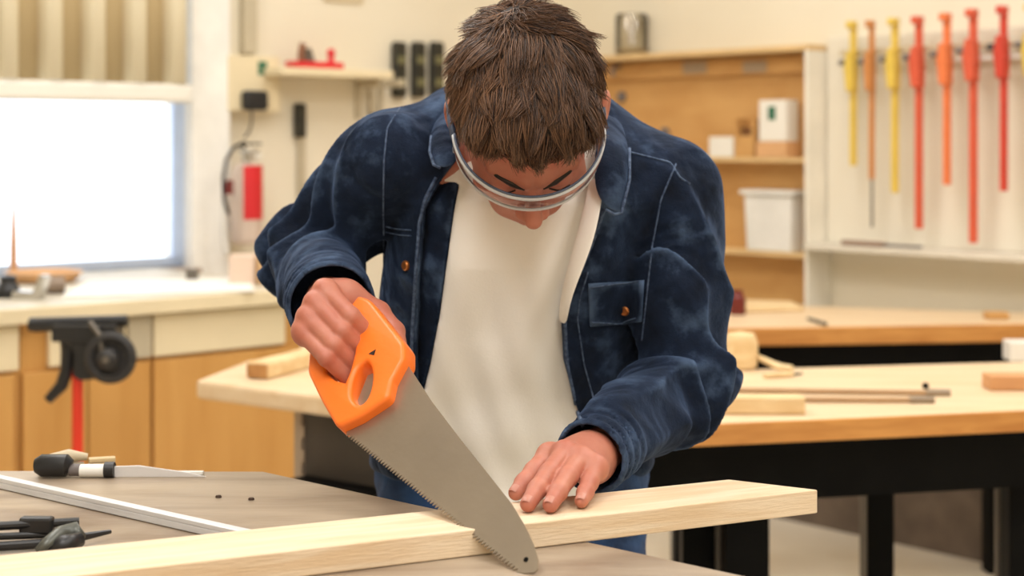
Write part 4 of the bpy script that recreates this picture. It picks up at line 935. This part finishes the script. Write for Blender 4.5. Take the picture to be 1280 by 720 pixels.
def f_jacket(X, Y, Z):
    t = f_torso(X, Y, Z)
    sR = f_sleeve(X, Y, Z, SHR, ELR, tuple(WRR+Vector((-.004, .03, .008))), (.062, .058, .058, .047), 1., .0115)
    sL = f_sleeve(X, Y, Z, SHL, ELL, tuple(WRL+Vector((.018, .035, .012))), (.063, .060, .058, .040), 4., .0125)
    # cuffs
    for w_, e_, r, o_ in ((WRR, ELR, .050, 0), (WRL, ELL, .041, 1)):
        w_ = np.array(w_); e_ = np.array(e_); dv = (w_-e_)/np.linalg.norm(w_-e_); c0 = w_-dv*(.055); c1 = w_+dv*(.002)
        tt = (X-c0[0])*dv[0]+(Y-c0[1])*dv[1]+(Z-c0[2])*dv[2]; L = np.linalg.norm(c1-c0)
        rad = np.sqrt(np.maximum((X-c0[0])**2+(Y-c0[1])**2+(Z-c0[2])**2-tt**2, 0))
        cuff = np.maximum(rad-r-.0012*np.sin(tt*400), np.abs(tt-L/2)-L/2)
        bore = np.maximum(rad-(r-.005), .012-tt)
        cut = tt-L
        if o_ == 0: sR = smax(smin(sR, cuff, .006), -bore, .003); sR = np.maximum(sR, np.where(rad < .09, cut, -1))
        else: sL = smax(smin(sL, cuff, .006), -bore, .003); sL = np.maximum(sL, np.where(rad < .075, cut, -1))
    front = Y-np.interp(Z, [l[0] for l in JL], [l[2] for l in JL]).astype(np.float32)+.02
    xl, xr, xi = opx(eL, Z), opx(eR, Z), opx(iL, Z)
    opA = np.maximum(np.maximum(xl-X, X-xr), front)
    opB = np.maximum(np.maximum(np.maximum(xi, xl)-X, X-xr), front)
    t0_ = t
    t = smax(t, -np.maximum(opA, -(t0_+.013)), .003); t = smax(t, -opB, .004)
    neckhole = cap(X, Y, Z, (.016, 2.06, 1.29), (.016, 1.85, 1.36), .060, .072); t = smax(t, -neckhole, .006)
    d = smin(t, sR, .012); d = smin(d, sL, .012)
    return d
def f_shirt(X, Y, Z):
    d = stack(X, Y, Z, [(l[0], l[1], l[2], l[3]-.014, l[4]-.013-.010*max(0, (1.15-l[0])*3)) for l in JL], 0); d = np.maximum(d, Z-1.33)
    d = smin(d, cap(X, Y, Z, (-.11, 2.0, 1.275), (.15, 2.02, 1.255), .056), .03); d = np.maximum(d, .80-Z)
    w = nz(X, Y, Z, 11, 1)
    fold = .0055*np.sin((X-.25*(Z-1.1))*55+.7*w)*np.clip((1.27-Z)*5, 0, 1)+.002*np.sin((X+.35*Z)*120+1.5*w)*np.clip((1.2-Z)*5, 0, 1)
    # catenary drape under the chin
    dr_ = .0018*np.sin((Z+3.5*(X-.04)**2+.35*X)*62+w)*np.clip((1.10-Z)*9, 0, 1)
    nh = cap(X, Y, Z, (.016, 2.06, 1.29), (.016, 1.85, 1.32), .050, .046); d = smax(d-fold-dr_, -nh, .006); d = np.maximum(d, np.where(Z < .90, np.maximum(-.05-X, X-.095), -1)); d = np.maximum(d, np.where((Y < 2.05) & (Z < 1.255), opx(iL, Z)+.001-X, -1)); return d
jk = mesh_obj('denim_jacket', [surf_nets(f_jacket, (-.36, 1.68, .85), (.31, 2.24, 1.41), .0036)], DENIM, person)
tag(jk, 'dark blue denim jacket worn open')
sh = mesh_obj('t_shirt', [surf_nets(f_shirt, (-.20, 1.80, .78), (.21, 2.2, 1.36), .005)], SHIRT, person)
def f_jeans(X, Y, Z):
    d = stack(X, Y, Z, [(.80, 0, 2.16, .160, .105), (.93, 0, 2.14, .165, .105)]); d = np.maximum(d, np.abs(Z-.88)-.06)
    for k in (-1, 1): d = un(.03, d, cap(X, Y, Z, (k*.088, 2.15, .84), (k*.112, 2.12, .48), .093, .074)); d = smin(d, cap(X, Y, Z, (k*.112, 2.12, .48), (k*.122, 2.19, .10), .074, .062), .03)
    d = d-.003*ridge(Z*60+3*nz(X, Y, Z, 20)); return np.maximum(d, .05-Z)
mesh_obj('jeans', [surf_nets(f_jeans, (-.24, 1.98, .03), (.24, 2.32, .96), .008)], JEAN, person)
def f_shoe(X, Y, Z):
    d = None
    for k in (-1, 1):
        q = smin(cap(X, Y, Z, (k*.122, 2.22, .05), (k*.138, 2.03, .038), .048, .042), cap(X, Y, Z, (k*.122, 2.2, .05), (k*.122, 2.2, .09), .05), .02); d = q if d is None else np.minimum(d, q)
    return smax(d, .002-Z, .003)
v, f = surf_nets(f_shoe, (-.22, 1.95, -.01), (.22, 2.32, .15), .006)
mesh_obj('shoes', [(v, f)], BLACK, person)
# --- jacket details laid on its surface
dg = bpy.context.evaluated_depsgraph_get()
def bvh_of(o):
    me = o.data; off = Vector(o['_o']); return BVHTree.FromPolygons([v.co+off for v in me.vertices], [p.vertices[:] for p in me.polygons])
JB = bvh_of(jk)
def onj(px, py):
    h, n_, i_, d_ = JB.ray_cast(O0, raydir(px, py).normalized())
    if h is None or h.y > 2.12 or h.y < 1.6: return None
    if n_.dot(raydir(px, py)) > 0: n_ = -n_
    return h, n_
def seam(name, pts, r=.0011, m=THREAD, lift=.0004):
    out = []
    P_ = [Vector(p) for p in pts]
    for a, b in zip(P_[:-1], P_[1:]):
        k = max(2, int((b-a).length/4))
        for i in range(k): q = a.lerp(b, i/k); t = onj(q.x, q.y); t and out.append(t[0]+t[1]*lift)
    if len(out) > 3:
        sm = [out[0]]+[(out[i-1]+out[i]*2+out[i+1])/4 for i in range(1, len(out)-1)]+[out[-1]]
        return MB().tube(sm, r, n=6).build(name, m, jk, smooth=True)
SEAM = mat('seam_blue', lin(88, 106, 134), .9, scale=200, col2=lin(40, 56, 84))
seam('front_edge', [(545, 222), (531, 250), (524, 280), (519, 350), (515, 420), (512, 500), (511, 590)], .0022, SEAM)
seam('seam', [(500, 135), (484, 160), (480, 200), (479, 260), (480, 330), (477, 400)], .0011, SEAM)
seam('seam', [(482, 283), (500, 287), (519, 288)], .0011, SEAM); seam('seam', [(482, 290), (500, 294), (519, 295)], .0009, SEAM)
seam('seam', [(778, 188), (810, 196), (838, 203), (850, 222), (866, 232)], .0012, SEAM)
seam('seam', [(845, 205), (826, 250), (815, 310), (808, 375), (802, 430)], .0011, SEAM)
seam('front_edge', [(755, 262), (738, 310), (716, 360), (706, 400), (709, 455), (722, 515), (731, 538)], .0024, SEAM)
seam('seam', [(735, 340), (725, 372), (722, 400), (730, 455), (744, 505)], .0010, SEAM)
def patch(name, fnpx, nu, nv, th, m, parent, lift=.002, bev=0):
    """a cloth patch resting on the jacket; fnpx(u, v) gives the pixel of its four-sided outline"""
    vs_ = []
    for j in range(nv+1):
        for i in range(nu+1):
            px, py = fnpx(i/nu, j/nv); t = onj(px, py); vs_.append(t[0]+t[1]*lift if t else vs_[-1])
    vs_ = [Vector(v) for v in vs_]; W2 = nu+1
    for _ in range(6):
        nv_ = [v.copy() for v in vs_]
        for j in range(nv+1):
            for i in range(nu+1):
                nb_ = [vs_[jj*W2+ii] for ii, jj in ((i-1, j), (i+1, j), (i, j-1), (i, j+1)) if 0 <= ii <= nu and 0 <= jj <= nv]
                if len(nb_) == 4: nv_[j*W2+i] = (vs_[j*W2+i]+sum(nb_, Vector())/4)/2
        vs_ = nv_
    mb = MB(); mb.add(vs_, [(j*W2+i, j*W2+i+1, (j+1)*W2+i+1, (j+1)*W2+i) for j in range(nv) for i in range(nu)])
    o = mb.build(name, m, parent, smooth=True); so_ = o.modifiers.new('solid', 'SOLIDIFY'); so_.thickness = th; so_.offset = 0; return o
def quad(a, b, c, d_):
    a, b, c, d_ = map(Vector, (a, b, c, d_)); return lambda u, v: tuple(a.lerp(b, u).lerp(d_.lerp(c, u), v))
DEN2 = DENIM
pk = patch('pocket_flap', quad((735, 354), (806, 350), (803, 402), (737, 407)), 12, 8, .003, DEN2, jk, .0022)
seam('seam', [(737, 358), (772, 353), (805, 351)], .0009, SEAM, .0042); seam('seam', [(738, 401), (772, 404), (801, 396)], .0010, SEAM, .0042)
def button(px, py, r=.0062, extra=.004):
    t = onj(px, py)
    if t: MB().lathe([(r, -.003), (r, .0015), (r*.8, .0028), (r*.5, .0022), (.0003, .0024)], t[0]+t[1]*extra, t[1], n=20).build('button', COPPER, jk, smooth='auto')
button(783, 387, extra=.0045); button(508, 332, extra=.001); 
# collar halves
def collar(name, rows, m=DENIM, th=.005):
    """rows: list of rows of (px, py, depth)"""
    R_ = [[P(*p) for p in row] for row in rows]; nu = len(R_[0]); mb = MB(); mb.add([v for row in R_ for v in row], [(j*nu+i, j*nu+i+1, (j+1)*nu+i+1, (j+1)*nu+i) for j in range(len(R_)-1) for i in range(nu-1)])
    o = mb.build(name, m, jk, smooth=True); s1 = o.modifiers.new('solid', 'SOLIDIFY'); s1.thickness = th; s1.offset = 0; s2 = o.modifiers.new('sub', 'SUBSURF'); s2.levels = 2; s2.render_levels = 2; return o
cr = collar('collar', [[(748, 140, 1.99), (745, 172, 1.915), (742, 205, 1.885), (743, 238, 1.872)],
                       [(757, 141, 1.985), (757, 175, 1.905), (757, 215, 1.872), (757, 262, 1.858)],
                       [(768, 146, 1.985), (774, 178, 1.905), (777, 222, 1.872), (775, 270, 1.860)],
                       [(776, 150, 2.0), (786, 182, 1.925), (788, 220, 1.893), (781, 262, 1.880)]])
cl_ = collar('collar', [[(574, 130, 2.00), (577, 155, 1.93), (576, 178, 1.895), (572, 205, 1.875)],
                        [(560, 132, 1.99), (560, 158, 1.915), (558, 186, 1.882), (554, 212, 1.868)],
                        [(552, 138, 1.99), (546, 164, 1.915), (542, 188, 1.888), (544, 206, 1.875)],
                        [(548, 142, 2.01), (538, 168, 1.94), (536, 190, 1.905), (539, 204, 1.89)]])
def edge3(name, pts, r=.0018): MB().tube([P(*p) for p in pts], r, n=6).build(name, SEAM, jk, smooth=True)
edge3('collar_edge', [(757, 262, 1.852), (768, 268, 1.854), (777, 266, 1.858), (787, 225, 1.885), (787, 185, 1.915)])
edge3('collar_edge', [(550, 210, 1.862), (542, 206, 1.868), (537, 190, 1.893), (539, 170, 1.925)])
# white inner fold beside the right collar
collar('inner_lining', [[(736, 222, 1.90), (731, 255, 1.878), (716, 310, 1.873), (702, 362, 1.872), (697, 402, 1.90)], [(746, 222, 1.895), (741, 258, 1.870), (727, 310, 1.862), (706, 366, 1.862), (702, 405, 1.89)], [(756, 222, 1.89), (752, 258, 1.866), (741, 310, 1.856), (713, 372, 1.858), (709, 408, 1.89)]], SHIRT, .003)
